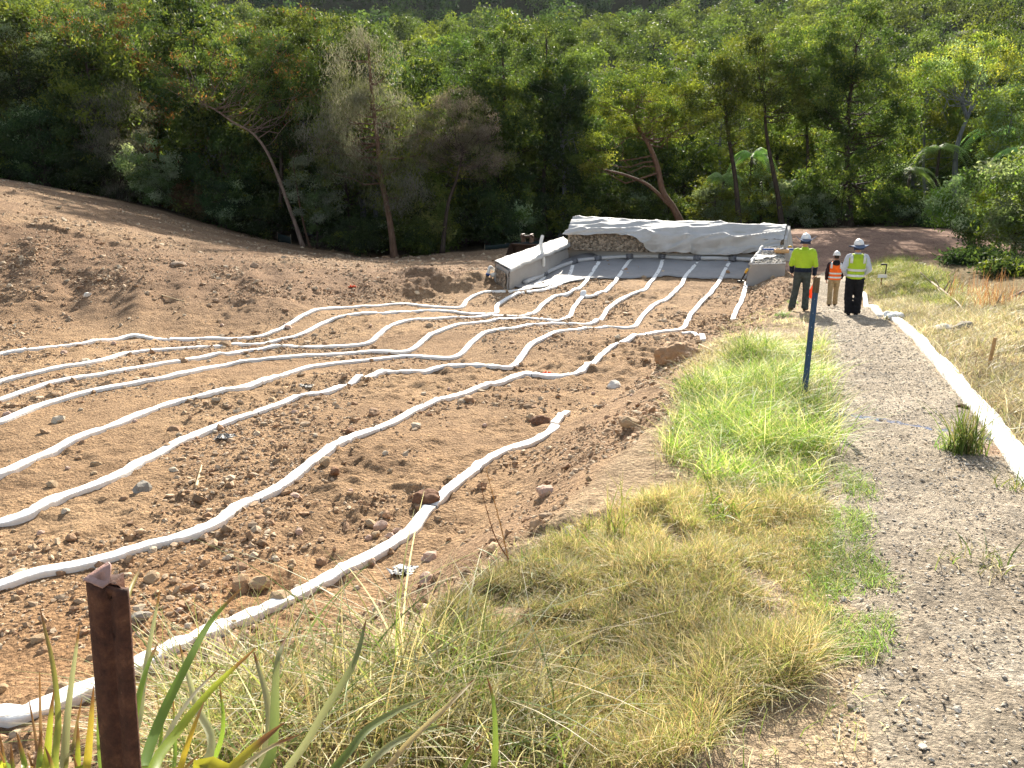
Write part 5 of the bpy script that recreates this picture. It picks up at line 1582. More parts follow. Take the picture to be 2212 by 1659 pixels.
TAN, PINK, DRK, GRY, PALE, WHT = (.44, .32, .20), (.54, .38, .30), (.19, .10, .06), (.30, .275, .24), (.56, .48, .37), (.72, .68, .62)
big_clod(923, 1084, .15, DRK, 'large dark brown clod against the far side of the nearest strip', 3.3)
big_clod(1462, 775, .36, (.37, .235, .135), 'largest crumbly brown clod on the bank beside the bend of the second strip', 8.1, 1.0, .4)
big_clod(1166, 918, .14, DRK, 'dark brown clod between the two bits of the buried strip', 5.2)
rock(1150, 905, .09, TAN, 'tan stone left of the dark clod at the buried strip', 'stone', 3)
rock(897, 923, .085, PALE, 'tan squared stone just below the second strip', 'stone', 1)
rock(1326, 836, .14, WHT, 'whitish flat stone at the foot of the right bank', 'stone', 2, sq=.8)
rock(1228, 1153, .06, WHT, 'white chip of stone on the clay above the olive grass', 'stone', 3)
rock(308, 1060, .11, GRY, 'grey brown stone between the third and second strips near the left edge', 'stone', 4)
rock(640, 1073, .07, PINK, 'pinkish flat stone just below the second strip', 'stone', 0, sq=.6)
rock(305, 1336, .075, GRY, 'grey rounded stone behind the rusty picket', 'stone', 2, sq=.9)
rock(744, 1340, .06, TAN, 'tan boulder stone below the nearest strip among loose soil', 'stone', 3)
rock(2082, 716, .20, (.30, .27, .23), 'grey boulder lying in the dry grass right of the path', 'boulder', 1, cat='boulder')
rock(2045, 716, .20, WHT, 'white topped boulder left of the grey boulder in the dry grass', 'boulder', 3, sq=.6, cat='boulder')
rock(2078, 885, .07, (.10, .06, .04), 'dark brown clod on the path beside the white sock', 'soil_clod', 0, cat='clod')
rock(756, 935, .09, (.24, .13, .075), 'reddish clod below the middle of the second strip', 'soil_clod', 4, cat='clod')
rock(722, 1022, .075, (.24, .13, .075), 'reddish clod right of the second strip', 'soil_clod', 1, cat='clod')
rock(165, 500, .22, (.30, .20, .13), 'flat stone slab on the crest of the left bank', 'stone', 2, sq=.5) if False else None
rock(385, 575, .28, (.30, .22, .16), 'large flat stone embedded near the top of the left bank', 'boulder', 2, sq=.6, cat='boulder')
rock(550, 577, .16, (.34, .25, .18), 'rounded stone on the left bank crest, right of the flat one', 'stone', 0)
rock(188, 640, .13, WHT, 'whitish stone on the face of the left bank', 'stone', 4)
rock(490, 748, .17, (.30, .20, .12), 'brown stone between the two farthest strips', 'stone', 3, sq=.7)
for i, (a, c_, s_) in enumerate([(800, 1135, .075), (825, 1142, .085), (812, 1158, .06), (845, 1160, .055), (830, 1172, .05), (797, 1165, .05), (810, 1185, .055), (860, 1150, .06)]):
    rock(a, c_, s_, PINK if i % 2 else TAN, 'pinkish stone in the small heap above the nearest strip', 'stone', i, 'stones heaped above the nearest strip')
for i, (a, c_, s_) in enumerate([(470, 1395, .062), (452, 1408, .05), (486, 1408, .045), (455, 1432, .045), (480, 1430, .06), (368, 1438, .045), (530, 1375, .05), (560, 1440, .05), (590, 1450, .055)]):
    rock(a, c_, s_, PINK, 'pink stone in the loose pile below the nearest strip, right of the rusty picket', 'stone', i, 'pink stones piled below the nearest strip')
cols = [TAN, (.38, .25, .15), PINK, (.33, .21, .13), PALE]
k = 0
while k < 150:
    a = r.uniform(0, 1500); c_ = r.uniform(690, 1560)
    p = hit(a, c_); s_, l_, q_ = pit_masks(p[0], p[1])
    if s_ > .8 or l_ > .9 or q_ > 0: continue
    size = .022 * (1 + r.pareto(2.2)) * (1 + p[1] / 18)
    rock(a, c_, min(size, .11), cols[int(r.integers(0, 5))], 'loose brown or pinkish stone lying by itself on the bare clay bed', 'stone', int(r.integers(0, 5)), 'loose stones on the clay bed', at=p); k += 1

# ------------------------------------------------------------------ trees
M_BARK_D = bark_mat('dark_bark', (.030, .022, .017), (.075, .055, .040))
M_BARK_R = bark_mat('red_brown_bark', (.085, .048, .030), (.17, .10, .065))
M_BARK_P = bark_mat('pale_bark', (.20, .165, .14), (.40, .35, .31))
M_BARK_T = bark_mat('pinkish_brown_bark', (.13, .088, .068), (.23, .165, .13))
M_BARK_B = bark_mat('blue_grey_bark', (.10, .105, .115), (.20, .21, .22))


def leaves(c, L, W, col, r, droop=.4, twist=1.0):
    n = len(c)
    a = r.standard_normal((n, 3)); a[:, 2] -= droop * 1.6; a /= np.linalg.norm(a, axis=1)[:, None]
    b = np.cross(a, r.standard_normal((n, 3))); b /= np.linalg.norm(b, axis=1)[:, None] + 1e-9
    L = np.broadcast_to(L, n)[:, None]; W = np.broadcast_to(W, n)[:, None]
    V = np.stack([c - a * L * .5, c + b * W * .5, c + a * L * .5, c - b * W * .5], 1)
    F = np.arange(n * 4).reshape(n, 4)
    return V.reshape(-1, 3), F, np.repeat(col, 4, 0)


def limb(b, p, q, r0, r1, rg, sag=.12, n=5, sides=5):
    p = np.array(p); q = np.array(q); k = np.linspace(0, 1, n)[:, None]
    pts = p * (1 - k) + q * k; L = np.linalg.norm(q - p)
    pts[1:-1] += rg.standard_normal((n - 2, 3)) * L * .05
    pts[:, 2] += sag * L * np.sin(k[:, 0] * math.pi) * -1
    b.tube(pts, np.linspace(r0, r1, n), sides, cap=False); return pts


class Spec:
    pass


GUM = [(.050, .075, .022), (.065, .095, .026), (.080, .105, .030), (.040, .065, .024)]
GUM_Y = [(.10, .13, .025), (.13, .16, .03), (.075, .11, .025), (.16, .17, .04)]
DARKG = [(.030, .052, .022), (.040, .066, .025), (.050, .076, .027), (.026, .044, .020)]
GREYG = [(.12, .12, .085), (.145, .14, .105), (.10, .105, .07), (.16, .15, .12)]
SILV = [(.17, .22, .14), (.13, .18, .10), (.22, .26, .19), (.09, .14, .06)]
REDT = [(.165, .062, .034), (.19, .085, .04), (.13, .085, .032), (.085, .085, .028)]
BRIGHT = [(.12, .19, .035), (.15, .22, .04), (.10, .16, .03), (.18, .24, .06)]


def make_tree(seed, H, trunk, crown, K, m, leaf, pal, bark, r0=.16, tips=None, droop=.4, wisp=False, clus=.55, first=.45, flat=.75, multi=1, mat=None, limbs=True, top_light=True):
    """trunk: list of points from the base (0,0,0); crown: list of (cx,cy,cz,rx,ry,rz) lobes"""
    r = np.random.default_rng(seed)
    K = int(K * 1.7); m = int(m * 1.02); clus *= .88; leaf = (leaf[0] * .76, leaf[1] * .74)
    b = MB(); tr = spline(np.array(trunk, float), .35)
    b.tube(tr, np.linspace(r0, r0 * .35, len(tr)) * (1 + .35 * np.exp(-np.linspace(0, 1, len(tr)) * 18)), 8)
    C_ = []; lobes = np.array(crown, float)
    vol = lobes[:, 3] * lobes[:, 4] * lobes[:, 5]; pr = vol / vol.sum()
    for i in range(K):
        lb = lobes[r.choice(len(lobes), p=pr)]
        d = r.standard_normal(3); d /= np.linalg.norm(d); rad = r.uniform(.35, 1) ** .5
        C_.append(lb[:3] + d * lb[3:] * rad)
    C_ = np.array(C_)
    if limbs:
        kk = len(tr); lo = int(kk * first)
        for i in range(0, K, 3):
            c = C_[i]; cand = tr[lo:]
            dd = np.linalg.norm((cand - c) * [1, 1, 1.6] + [0, 0, .35 * H * .3], axis=1); j = int(np.argmin(dd)) + lo
            rr0 = r0 * (.42 - .25 * j / kk) * r.uniform(.6, 1.1)
            pts = limb(b, tr[j], c, max(rr0, .018), .012, r, sag=.10)
            if r.random() < .6:
                p = pts[2]; limb(b, p, C_[(i + 1) % K] if np.linalg.norm(C_[(i + 1) % K] - p) < 2.5 else p + r.standard_normal(3) * .7, max(rr0 * .5, .012), .008, r, n=4, sides=4)
    # leaves in clumps round the limb ends
    cs = []; colr = []
    pal = np.array(pal)
    for c in C_:
        s = clus * r.uniform(.6, 1.25)
        mm = int(m * r.uniform(.6, 1.3))
        g_ = r.standard_normal((mm, 3)); g_ /= np.linalg.norm(g_, axis=1)[:, None]
        q = c + (g_ * (r.random(mm) ** .5)[:, None] * .75 + .42 * r.standard_normal((mm, 3))) * s * np.array([1.15, 1.15, flat])
        base = pal[r.integers(0, len(pal))] * r.uniform(.7, 1.3)
        col_ = np.tile(base, (mm, 1)) * (1 + .13 * r.standard_normal((mm, 1))).clip(.4, 1.7)
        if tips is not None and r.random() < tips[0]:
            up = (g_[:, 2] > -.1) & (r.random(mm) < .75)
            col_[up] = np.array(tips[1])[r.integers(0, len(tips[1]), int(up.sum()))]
        cs.append(q); colr.append(col_)
    cs = np.concatenate(cs); colr = np.concatenate(colr)
    n = len(cs)
    L = leaf[0] * r.uniform(.6, 1.35, n); W = leaf[1] * r.uniform(.7, 1.3, n)
    V, F, cc = leaves(cs, L, W, colr, r, droop)
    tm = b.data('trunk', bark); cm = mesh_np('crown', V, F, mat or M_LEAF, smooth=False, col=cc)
    return tm, cm


def place_tree(name, label, meshes, loc, rz=0, sc=1.0, group=None, cat='tree', sz=None):
    root = empty(name, loc, rz, sc)
    if sz: root.scale = (sc, sc, sz)
    tag(root, label, cat, group)
    if meshes[0]: obj('trunk', meshes[0], root)
    obj('crown', meshes[1], root)
    return root


def base_at(sx, y):
    x = 0
    for _ in range(6):
        z = float(zq(np.array([x]), np.array([y]))[0]); t = y * CP - (z - CAMZ) * SP; x = (sx - CX) / FS * t
    return np.array([x, y, z])


def rel(bs, sx, sy, dt=0.0):
    """point at the tree's depth seen at a pixel, relative to the base"""
    d = ray(sx, sy); k = (bs[1] + dt) / d[1]
    return np.array([0, 0, CAMZ]) + d * k - bs


def px(bs, n): return n / FS * bs[1]


# 1 leaning bare trunked gum, left
bs = base_at(655, 50)
tp_ = [(0, 0, 0)] + [rel(bs, *q) for q in [(640, 490), (622, 440), (600, 380), (575, 325), (545, 287), (505, 265), (470, 240), (440, 225)]]
tp2 = [(545, 287), (530, 230), (560, 170)]
cr = [(*rel(bs, 520, 150), px(bs, 150), 2.4, px(bs, 85)), (*rel(bs, 640, 200, .8), px(bs, 90), 2, px(bs, 70)), (*rel(bs, 420, 160, .5), px(bs, 90), 2, px(bs, 50))]
place_tree('leaning_gum', 'leaning gum with bare pinkish brown trunk and red tinged crown by the left bank', make_tree(101, 8, tp_, cr, 70, 130, (.20, .075), GUM, M_BARK_T, .13, (.45, REDT), first=.62, clus=.5), bs)
b2 = base_at(670, 50.4)
place_tree('sapling', 'thin brown sapling just right of the leaning bare gum trunk', make_tree(102, 5, [(0, 0, 0), rel(b2, 655, 480), rel(b2, 640, 400), rel(b2, 632, 340)], [(*rel(b2, 640, 300), .8, .8, .7)], 14, 90, (.16, .07), DARKG, M_BARK_R, .07), b2)
# 2 tall grey casuarina
bs = base_at(852, 48)
tr_ = [(0, 0, 0)] + [rel(bs, *q) for q in [(845, 500), (835, 440), (822, 380), (815, 300), (803, 200), (795, 90)]]
cr = [(*rel(bs, 790, 150), px(bs, 75), 1.5, px(bs, 90)), (*rel(bs, 810, 290), px(bs, 120), 2.2, px(bs, 100)), (*rel(bs, 700, 250), px(bs, 85), 1.6, px(bs, 60)), (*rel(bs, 850, 400), px(bs, 80), 1.4, px(bs, 60)), (*rel(bs, 730, 350), px(bs, 60), 1.4, px(bs, 45))]
place_tree('she_oak', 'tall wispy grey green she oak with reddish trunk in the middle of the forest edge', make_tree(103, 10, tr_, cr, 100, 170, (.34, .030), GREYG + [(.09, .10, .035)], M_BARK_R, .19, (.06, GUM_Y), 1.2, clus=.62, flat=1.1, first=.3, mat=M_NEEDLE), bs)
# 3 grey brown bushy tree with fanning bare branches
bs = base_at(955, 48.6)
tr_ = [(0, 0, 0)] + [rel(bs, *q) for q in [(960, 500), (968, 440), (985, 390), (1000, 330)]]
cr = [(*rel(bs, 985, 260), px(bs, 80), 1.6, px(bs, 65)), (*rel(bs, 1040, 330), px(bs, 65), 1.5, px(bs, 60)), (*rel(bs, 930, 320), px(bs, 45), 1.2, px(bs, 45))]
place_tree('paperbark', 'grey brown bushy tree with fanning bare branches right of the she oak', make_tree(104, 8, tr_, cr, 90, 120, (.24, .032), [(.17, .14, .11), (.20, .17, .13), (.14, .125, .085), (.12, .12, .06)], M_BARK_D, .14, None, .5, clus=.45, first=.35, mat=M_NEEDLE), bs)
# 4 dark gums in the middle
for i, (sx, y, top, w, lab) in enumerate([(1085, 55, 40, 75, 'tall dark gum in the forest centre, left of the pair behind the wall'), (1180, 57, 25, 85, 'tallest dark gum in the forest centre above the left end of the wall'), (1020, 58, 70, 70, 'dark gum behind the grey brown bushy tree'), (1250, 60, 130, 60, 'slim dark gum above the top left corner of the wall')]):
    bs = base_at(sx, y); tz = rel(bs, sx + 5, top)
    tr_ = [(0, 0, 0), rel(bs, sx - 6, 400), rel(bs, sx + 4, 260), rel(bs, sx, top + 60)]
    cr = [(*rel(bs, sx, top + 90), px(bs, w), 2, px(bs, 90)), (*rel(bs, sx + 10, top + 220), px(bs, w), 2.2, px(bs, 100)), (*rel(bs, sx - 15, top + 330), px(bs, w * .8), 1.8, px(bs, 70))]
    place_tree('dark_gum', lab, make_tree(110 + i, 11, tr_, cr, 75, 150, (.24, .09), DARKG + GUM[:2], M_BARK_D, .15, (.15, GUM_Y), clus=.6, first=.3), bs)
# 5 leaning round crowned gum behind the wall
bs = base_at(1482, 53)
tr_ = [(0, 0, 0)] + [rel(bs, *q) for q in [(1455, 450), (1432, 415), (1420, 360), (1400, 310), (1378, 275), (1370, 230)]]
cr = [(*rel(bs, 1395, 225), px(bs, 125), 2.6, px(bs, 72)), (*rel(bs, 1480, 250), px(bs, 70), 2, px(bs, 60)), (*rel(bs, 1272, 335), px(bs, 52), 1.4, px(bs, 36)), (*rel(bs, 1330, 300), px(bs, 60), 1.5, px(bs, 40))]
tm, cm = make_tree(120, 8, tr_, cr, 95, 170, (.22, .08), GUM_Y + GUM[:2], M_BARK_R, .24, (.35, [(.20, .22, .035), (.16, .20, .03)]), clus=.55, first=.5)
rt = place_tree('spreading_gum', 'spreading gum with thick leaning red brown trunk and round yellow green crown behind the wall', (tm, cm), bs)
b = MB(); st = spline(np.array([rel(bs, 1448, 445), rel(bs, 1400, 400), rel(bs, 1350, 378), rel(bs, 1300, 365), rel(bs, 1270, 345)]), .3); b.tube(st, np.linspace(.13, .04, len(st)), 7); b.build('limb', M_BARK_R, rt)
# 6,7 slim trunks
for i, (q, crn, lab) in enumerate([([(1597, 482), (1590, 400), (1578, 320), (1568, 250)], [(1562, 190, 75, 62), (1600, 260, 60, 50)], 'slim dark gum trunk rising behind the wall, left of the two'), ([(1690, 482), (1680, 420), (1668, 360), (1655, 285)], [(1650, 160, 95, 85), (1700, 220, 70, 60), (1610, 120, 60, 45)], 'slim dark gum trunk rising behind the right end of the wall, right of the two')]):
    bs = base_at(q[0][0], 54)
    tr_ = [(0, 0, 0)] + [rel(bs, *p) for p in q[1:]] + [rel(bs, q[-1][0] - 4, 200)]
    cr = [(*rel(bs, a, c_), px(bs, w), 2.0, px(bs, h_)) for a, c_, w, h_ in crn]
    place_tree('slim_gum', lab, make_tree(130 + i, 9, tr_, cr, 55, 150, (.22, .08), GUM + GUM_Y[:1], M_BARK_D, .19, (.3, GUM_Y), clus=.55, first=.6), bs)
# 8 big dark dense tree, right
bs = base_at(1835, 54)
tr_ = [(0, 0, 0)] + [rel(bs, *q) for q in [(1835, 420), (1830, 330), (1835, 220), (1850, 100)]]
cr = [(*rel(bs, 1850, 90), px(bs, 95), 2.4, px(bs, 75)), (*rel(bs, 1870, 220), px(bs, 115), 2.8, px(bs, 95)), (*rel(bs, 1760, 190), px(bs, 70), 2.2, px(bs, 85)), (*rel(bs, 1840, 380), px(bs, 100), 2.4, px(bs, 90)), (*rel(bs, 1930, 300), px(bs, 50), 1.6, px(bs, 80))]
place_tree('broad_gum', 'tallest broad dark gum with dense crown behind the people', make_tree(140, 12, tr_, cr, 190, 170, (.24, .095), DARKG[1:3] + GUM, M_BARK_D, .22, (.3, GUM_Y), clus=.62, first=.25), bs)
bs = base_at(1740, 57)
place_tree('broad_gum', 'lighter olive gum leaning out left of the tallest broad dark gum', make_tree(141, 11, [(0, 0, 0), rel(bs, 1745, 330), rel(bs, 1735, 200), rel(bs, 1730, 130)], [(*rel(bs, 1725, 135), px(bs, 80), 2, px(bs, 80)), (*rel(bs, 1700, 230), px(bs, 70), 2, px(bs, 60))], 60, 160, (.24, .09), GUM, M_BARK_D, .15, (.35, GUM_Y), clus=.6, first=.5), bs)
# 10 bare blue grey limb and light crowns, right
bs = base_at(2062, 56)
tr_ = [(0, 0, 0)] + [rel(bs, *q) for q in [(2064, 345), (2075, 290), (2090, 255), (2100, 225)]]
tm, cm = make_tree(150, 10, tr_, [(*rel(bs, 2130, 130), px(bs, 75), 2, px(bs, 50)), (*rel(bs, 2040, 150), px(bs, 60), 2, px(bs, 45))], 50, 140, (.24, .09), GUM_Y + SILV[:1], M_BARK_B, .24, (.3, [(.22, .20, .04)]), clus=.6, first=.7)
rt = place_tree('twisted_gum', 'light crowned gum with twisting bare blue grey trunk at the right', (tm, cm), bs)
b = MB()
for q in ([(2090, 255), (2078, 215), (2095, 170)], [(2096, 238), (2120, 205), (2128, 165)]):
    st = spline(np.array([rel(bs, *p) for p in q]), .3); b.tube(st, np.linspace(.14, .06, len(st)), 7)
b.build('limb', M_BARK_B, rt)
for i, (sx, y, top, w, pal, lab) in enumerate([(2000, 62, 150, 80, GUM_Y, 'pale yellow green gum left of the twisting blue grey trunk'), (2180, 50, 190, 80, GUM_Y + SILV, 'silvery green gum at the right picture edge'), (2140, 68, 60, 80, GUM, 'high olive gum behind the twisting blue grey trunk'), (1560, 66, 110, 80, GUM, 'olive gum behind the left slim trunk')]):
    bs = base_at(sx, y); place_tree('light_gum', lab, make_tree(160 + i, 10, [(0, 0, 0), rel(bs, sx - 5, 330), rel(bs, sx + 6, top + 60)], [(*rel(bs, sx, top + 55), px(bs, w), 2, px(bs, 60)), (*rel(bs, sx + 20, top + 150), px(bs, w), 2, px(bs, 60))], 60, 150, (.26, .10), pal, M_BARK_B, .14, (.3, GUM_Y), clus=.65), bs)
# left wall of trees
for i, (sx, y, top, w, pal, tips, lab) in enumerate([
    (40, 56, 60, 100, DARKG + SILV[:1], (.2, SILV), 'dark glossy tree at the far left picture edge'),
    (150, 58, 10, 100, GUM, (.35, REDT), 'tall gum with a few red tips, second from the left edge'),
    (255, 55, 190, 75, GREYG[:2] + [(.05, .055, .035)], None, 'rounded dusky she oak above the left bank'),
    (300, 62, 20, 100, GUM + REDT[:1], (.6, REDT), 'tall red tipped gum above the dusky she oak'),
    (390, 66, -40, 100, GUM, (.3, GUM_Y), 'tall olive gum behind the red tipped crowns'),
    (430, 57, 110, 70, GUM + REDT[2:], (.6, REDT), 'red tipped gum directly left of the leaning bare gum'),
    (600, 52.5, 20, 90, GUM + DARKG[:1], (.3, GUM_Y + REDT[:1]), 'green gum behind the leaning bare gum'),
    (700, 54.5, 30, 90, GUM, (.3, GUM_Y), 'olive gum left of the she oak top'),
    (90, 54.5, 230, 75, DARKG, (.15, SILV), 'low dark tree at the top of the left bank'),
    (480, 54, 290, 75, DARKG, None, 'dark understorey tree in the shade left of the leaning bare gum')]):
    bs = base_at(sx, y); lo = min(430, top + 300)
    cr = [(*rel(bs, sx, top + 70), px(bs, w), 2.2, px(bs, 75)), (*rel(bs, sx + (20 if i % 2 else -20), top + 190), px(bs, w * .95), 2.3, px(bs, 80))]
    if top < 200: cr.append((*rel(bs, sx - (20 if i % 2 else -15), lo), px(bs, w * .8), 2, px(bs, 70)))
    place_tree('forest_gum', lab, make_tree(170 + i, 10, [(0, 0, 0), rel(bs, sx + 8, 380), rel(bs, sx, top + 90)], cr, 85, 150, (.24, .09) if i != 2 else (.32, .035), pal, M_BARK_D, .15, tips, .4 if i != 2 else 1.1, clus=.6, first=.25, mat=M_NEEDLE if i == 2 else None), bs)

# shrubs of the forest edge
SH = [
    (330, 52.3, 290, 400, 62, SILV, 'pale glossy shrub with a flat leafy top on the left bank edge'), (685, 50.8, 330, 480, 58, SILV + [(.22, .25, .20)], 'bright silvery shrub right of the leaning bare trunk'),
    (490, 52, 395, 470, 50, DARKG + SILV[:1], 'dark round shrub with pale top above the bank slope'), (420, 53, 400, 450, 50, [(.09, .05, .03), (.06, .05, .025)], 'russet brown shrub in the dark left understorey'),
    (560, 51.8, 430, 520, 65, DARKG, 'low dark shrub at the foot of the left bank edge'), (930, 49.6, 380, 460, 45, [(.16, .17, .06), (.10, .13, .04)], 'yellowish sapling shrub between she oak and bushy tree'),
    (770, 49.6, 470, 550, 55, DARKG, 'low dark shrub left of the she oak foot'), (900, 49, 480, 545, 40, GUM, 'small leafy shrub right of the she oak foot'), (1120, 54, 380, 490, 60, DARKG, 'dark shrub behind the excavator bucket'),
    (1060, 52, 400, 520, 55, DARKG, 'tall dark shrub left of the excavator bucket'), (1220, 57, 360, 480, 60, DARKG + GUM[:1], 'dark shrub behind the upper left corner of the wall'), (1330, 57, 410, 480, 55, GUM, 'olive shrub under the spreading gum'),
    (1540, 55, 400, 480, 60, SILV[:2] + GUM_Y, 'pale green shrub just right of the spreading gum trunk'), (1640, 56, 370, 480, 60, SILV + GUM_Y, 'pale glossy shrub between the two slim trunks'), (1560, 60, 320, 420, 60, GUM_Y, 'bright fern green shrub behind the left slim trunk'),
    (1745, 55, 380, 495, 60, SILV + GUM[:2], 'glossy green shrub right of the right slim trunk'), (1910, 54, 400, 500, 60, GUM + DARKG[:1], 'dark green shrub right of the tallest gum'), (1990, 53, 420, 510, 60, SILV[:2] + GUM, 'leafy shrub behind the dirt track, left of the largest bush'),
    (2090, 39, 360, 540, 95, SILV + BRIGHT[:1] + GUM, 'largest leafy bush at the right behind the dirt track'), (2185, 34, 330, 580, 90, BRIGHT[:2] + SILV, 'bright leafy bush at the right picture edge'), (2190, 27, 580, 640, 60, DARKG + GUM_Y[:1], 'low dark bush in the lower right below the bright leafy bush'),
    (2110, 30, 555, 625, 60, DARKG + GUM[:1], 'low dark bush at the near edge of the dirt track'), (2040, 51, 480, 525, 50, DARKG, 'low dark shrub at the far edge of the dirt track'), (20, 54.5, 280, 390, 70, DARKG, 'dark shrub at the left picture edge'),
    (190, 54, 330, 410, 60, DARKG, 'dark shrub on the skyline of the left bank'), (1440, 57, 420, 480, 50, GUM, 'shrub hidden behind the leaning red brown trunk')]
for i, (sx, y, top, bot, w, pal, lab) in enumerate(SH):
    bs = base_at(sx, y); h_ = rel(bs, sx, top)[2]
    lobes = [(0, 0, h_ * .6, px(bs, w), px(bs, w) * .9, h_ * .42), (px(bs, w) * .3, -.3, h_ * .35, px(bs, w) * .8, px(bs, w) * .8, h_ * .35)]
    big = 1.0 if i not in (18, 19) else 1.25
    place_tree('shrub', lab, make_tree(200 + i, h_, [(0, 0, 0), (.1, 0, h_ * .35), (0, .1, h_ * .75)], lobes, int(38 * big * big), 150, (.22, .09), pal, M_BARK_D, .06, (.15, GUM_Y), .2, clus=.42 * big, first=.1), bs, group='shrubs along the forest edge', cat='shrub')


# tree ferns
def fern(seed, h, L, n=15):
    r = np.random.default_rng(seed); b = MB()
    b.tube([(0, 0, 0), (.05, 0, h * .5), (0, 0, h)], [.12, .10, .09], 8)
    V, F, Cc = [], [], []; nv = 0
    for i in range(n):
        a = 6.283 * i / n + r.uniform(-.15, .15); d = np.array([math.cos(a), math.sin(a), 0]); s_ = np.array([-d[1], d[0], 0]); e = r.uniform(.15, .5)
        for k in np.linspace(.08, 1, 30):
            p = np.array([0, 0, h]) + d * L * k + np.array([0, 0, L * (e * k * 1.3 - .75 * k * k)])
            w = L * .23 * math.sin(min(1, k * 1.15 + .12) * 2.75) + .03
            for sd in (-1, 1):
                q = p + s_ * sd * w + d * w * .25 - np.array([0, 0, w * .22]); dd = d * L * .016
                V += [p - dd, p + dd, q + dd * .4, q - dd * .4]; F.append([nv, nv + 1, nv + 2, nv + 3]); nv += 4
                Cc += [np.array((.16, .25, .09)) * r.uniform(.75, 1.3)] * 4
    return b.data('trunk', M_BARK_D), mesh_np('fronds', np.array(V), np.array(F), M_FERN, smooth=False, col=np.array(Cc))


fm = [fern(1, 2.2, 2.0), fern(2, 1.4, 1.8), fern(3, 3.0, 2.1)]
for i, (sx, y, ty, v, lab) in enumerate([(2008, 56, 322, 2, 'tree fern with a flat umbrella of fronds left of the blue grey trunk'), (2115, 56, 287, 2, 'tree fern highest up at the right, beside the blue grey trunk'), (1952, 55, 368, 0, 'tree fern low beside the tallest gum'), (1556, 57, 388, 1, 'tree fern just left of the left slim trunk'), (1612, 59, 338, 0, 'tree fern between the two slim trunks'), (2180, 47, 330, 0, 'tree fern at the right picture edge'), (1700, 58, 400, 1, 'tree fern half hidden right of the right slim trunk')]):
    bs = base_at(sx, y); h_ = rel(bs, sx, ty)[2]; H0 = [2.2, 1.4, 3.0][v]; sc = .95
    root = empty('tree_fern', (bs[0], bs[1], bs[2] + max(0, h_ - H0 * sc) * 0), i * 1.3, sc); root.scale = (sc, sc, h_ / H0 if .5 < h_ / H0 < 3 else sc)
    tag(root, lab, 'tree fern', 'tree ferns in the gully')
    obj('trunk', fm[v][0], root); obj('fronds', fm[v][1], root)

# ------------------------------------------------------------------ the forest behind, tree by tree, then as a mass
VAR = []
for i, (pal, tips, W_, H_) in enumerate([(GUM, (.3, GUM_Y), 2.3, 9.5), (DARKG + GUM[:1], (.1, GUM), 2.0, 10.5), (GUM + GUM_Y[:2], (.4, GUM_Y), 2.6, 8.5), (GUM[:3] + DARKG[:2], (.2, GUM_Y), 2.2, 11), (GUM_Y + GUM, (.3, GUM_Y), 2.5, 8)]):
    r = np.random.default_rng(300 + i)
    cr = [(r.uniform(-.4, .4), r.uniform(-.4, .4), H_ * .80, W_ * .85, W_ * .85, H_ * .18), (r.uniform(-.6, .6), r.uniform(-.6, .6), H_ * .58, W_, W_, H_ * .20), (r.uniform(-1, 1), r.uniform(-1, 1), H_ * .36, W_ * .8, W_ * .8, H_ * .15)]
    VAR.append(make_tree(310 + i, H_, [(0, 0, 0), (.15, .1, H_ * .3), (-.1, 0, H_ * .6), (.1, 0, H_ * .86)], cr, 70, 105, (.34, .135), pal, [M_BARK_D, M_BARK_B][i % 2], .16, tips, clus=.72, first=.3))
VLAB = ['olive gum in the dense forest behind the clearing', 'dark narrow gum in the dense forest behind the clearing', 'broad yellow olive gum in the dense forest behind the clearing', 'tall dull green gum in the dense forest behind the clearing', 'light green low gum in the dense forest behind the clearing']
r = np.random.default_rng(9)
pts = []
keep = []


def darts(y0, y1, dmin, tries, ext=1.12):
    yy = np.sqrt(r.uniform(y0 * y0, y1 * y1, tries)); xx = r.uniform(-1, 1, tries) * (yy * .62 * ext + 4)
    out = []
    cell = {}
    for a, c_ in zip(xx, yy):
        if c_ < 125 and c_ < np.interp(a, FE_X, FE_Y) + 3.0: continue
        if 4 < a < 34 and c_ < 64: continue
        ci, cj = int(a // dmin), int(c_ // dmin); bad = False
        for di in (-1, 0, 1):
            for dj in (-1, 0, 1):
                for q in cell.get((ci + di, cj + dj), ()):
                    if (q[0] - a) ** 2 + (q[1] - c_) ** 2 < dmin * dmin: bad = True
        if bad: continue
        cell.setdefault((ci, cj), []).append((a, c_)); out.append((a, c_))
    return np.array(out)


near = darts(51, 112, 4.3, 5000)
near = near[np.argsort(near[:, 1])][:270]
zz = zq(near[:, 0], near[:, 1])
YCUT = near[:, 1].max()
SUNWARD = math.tan(R(8.5))
for (a, c_), z in zip(near, zz):
    v = int(r.integers(0, 5)); H_ = [9.5, 10.5, 8.5, 11, 8][v]; sc = r.uniform(.85, 1.2) * (1.25 if a < -4 and c_ > 52 else 1.0)
    # keep the winter sun over the bed: trees straight towards the sun are lower near the clearing
    xs = a - SUNWARD * (c_ - 28)
    if -3 < xs < 8.5 and c_ < 68: sc = min(sc, max(.55, ((c_ - 30) * .42 - 2.7 - z) / H_))
    place_tree('forest_tree', VLAB[v], VAR[v], (a, c_, z - .1), r.uniform(0, 6.28), sc, 'gum trees of the dense forest')
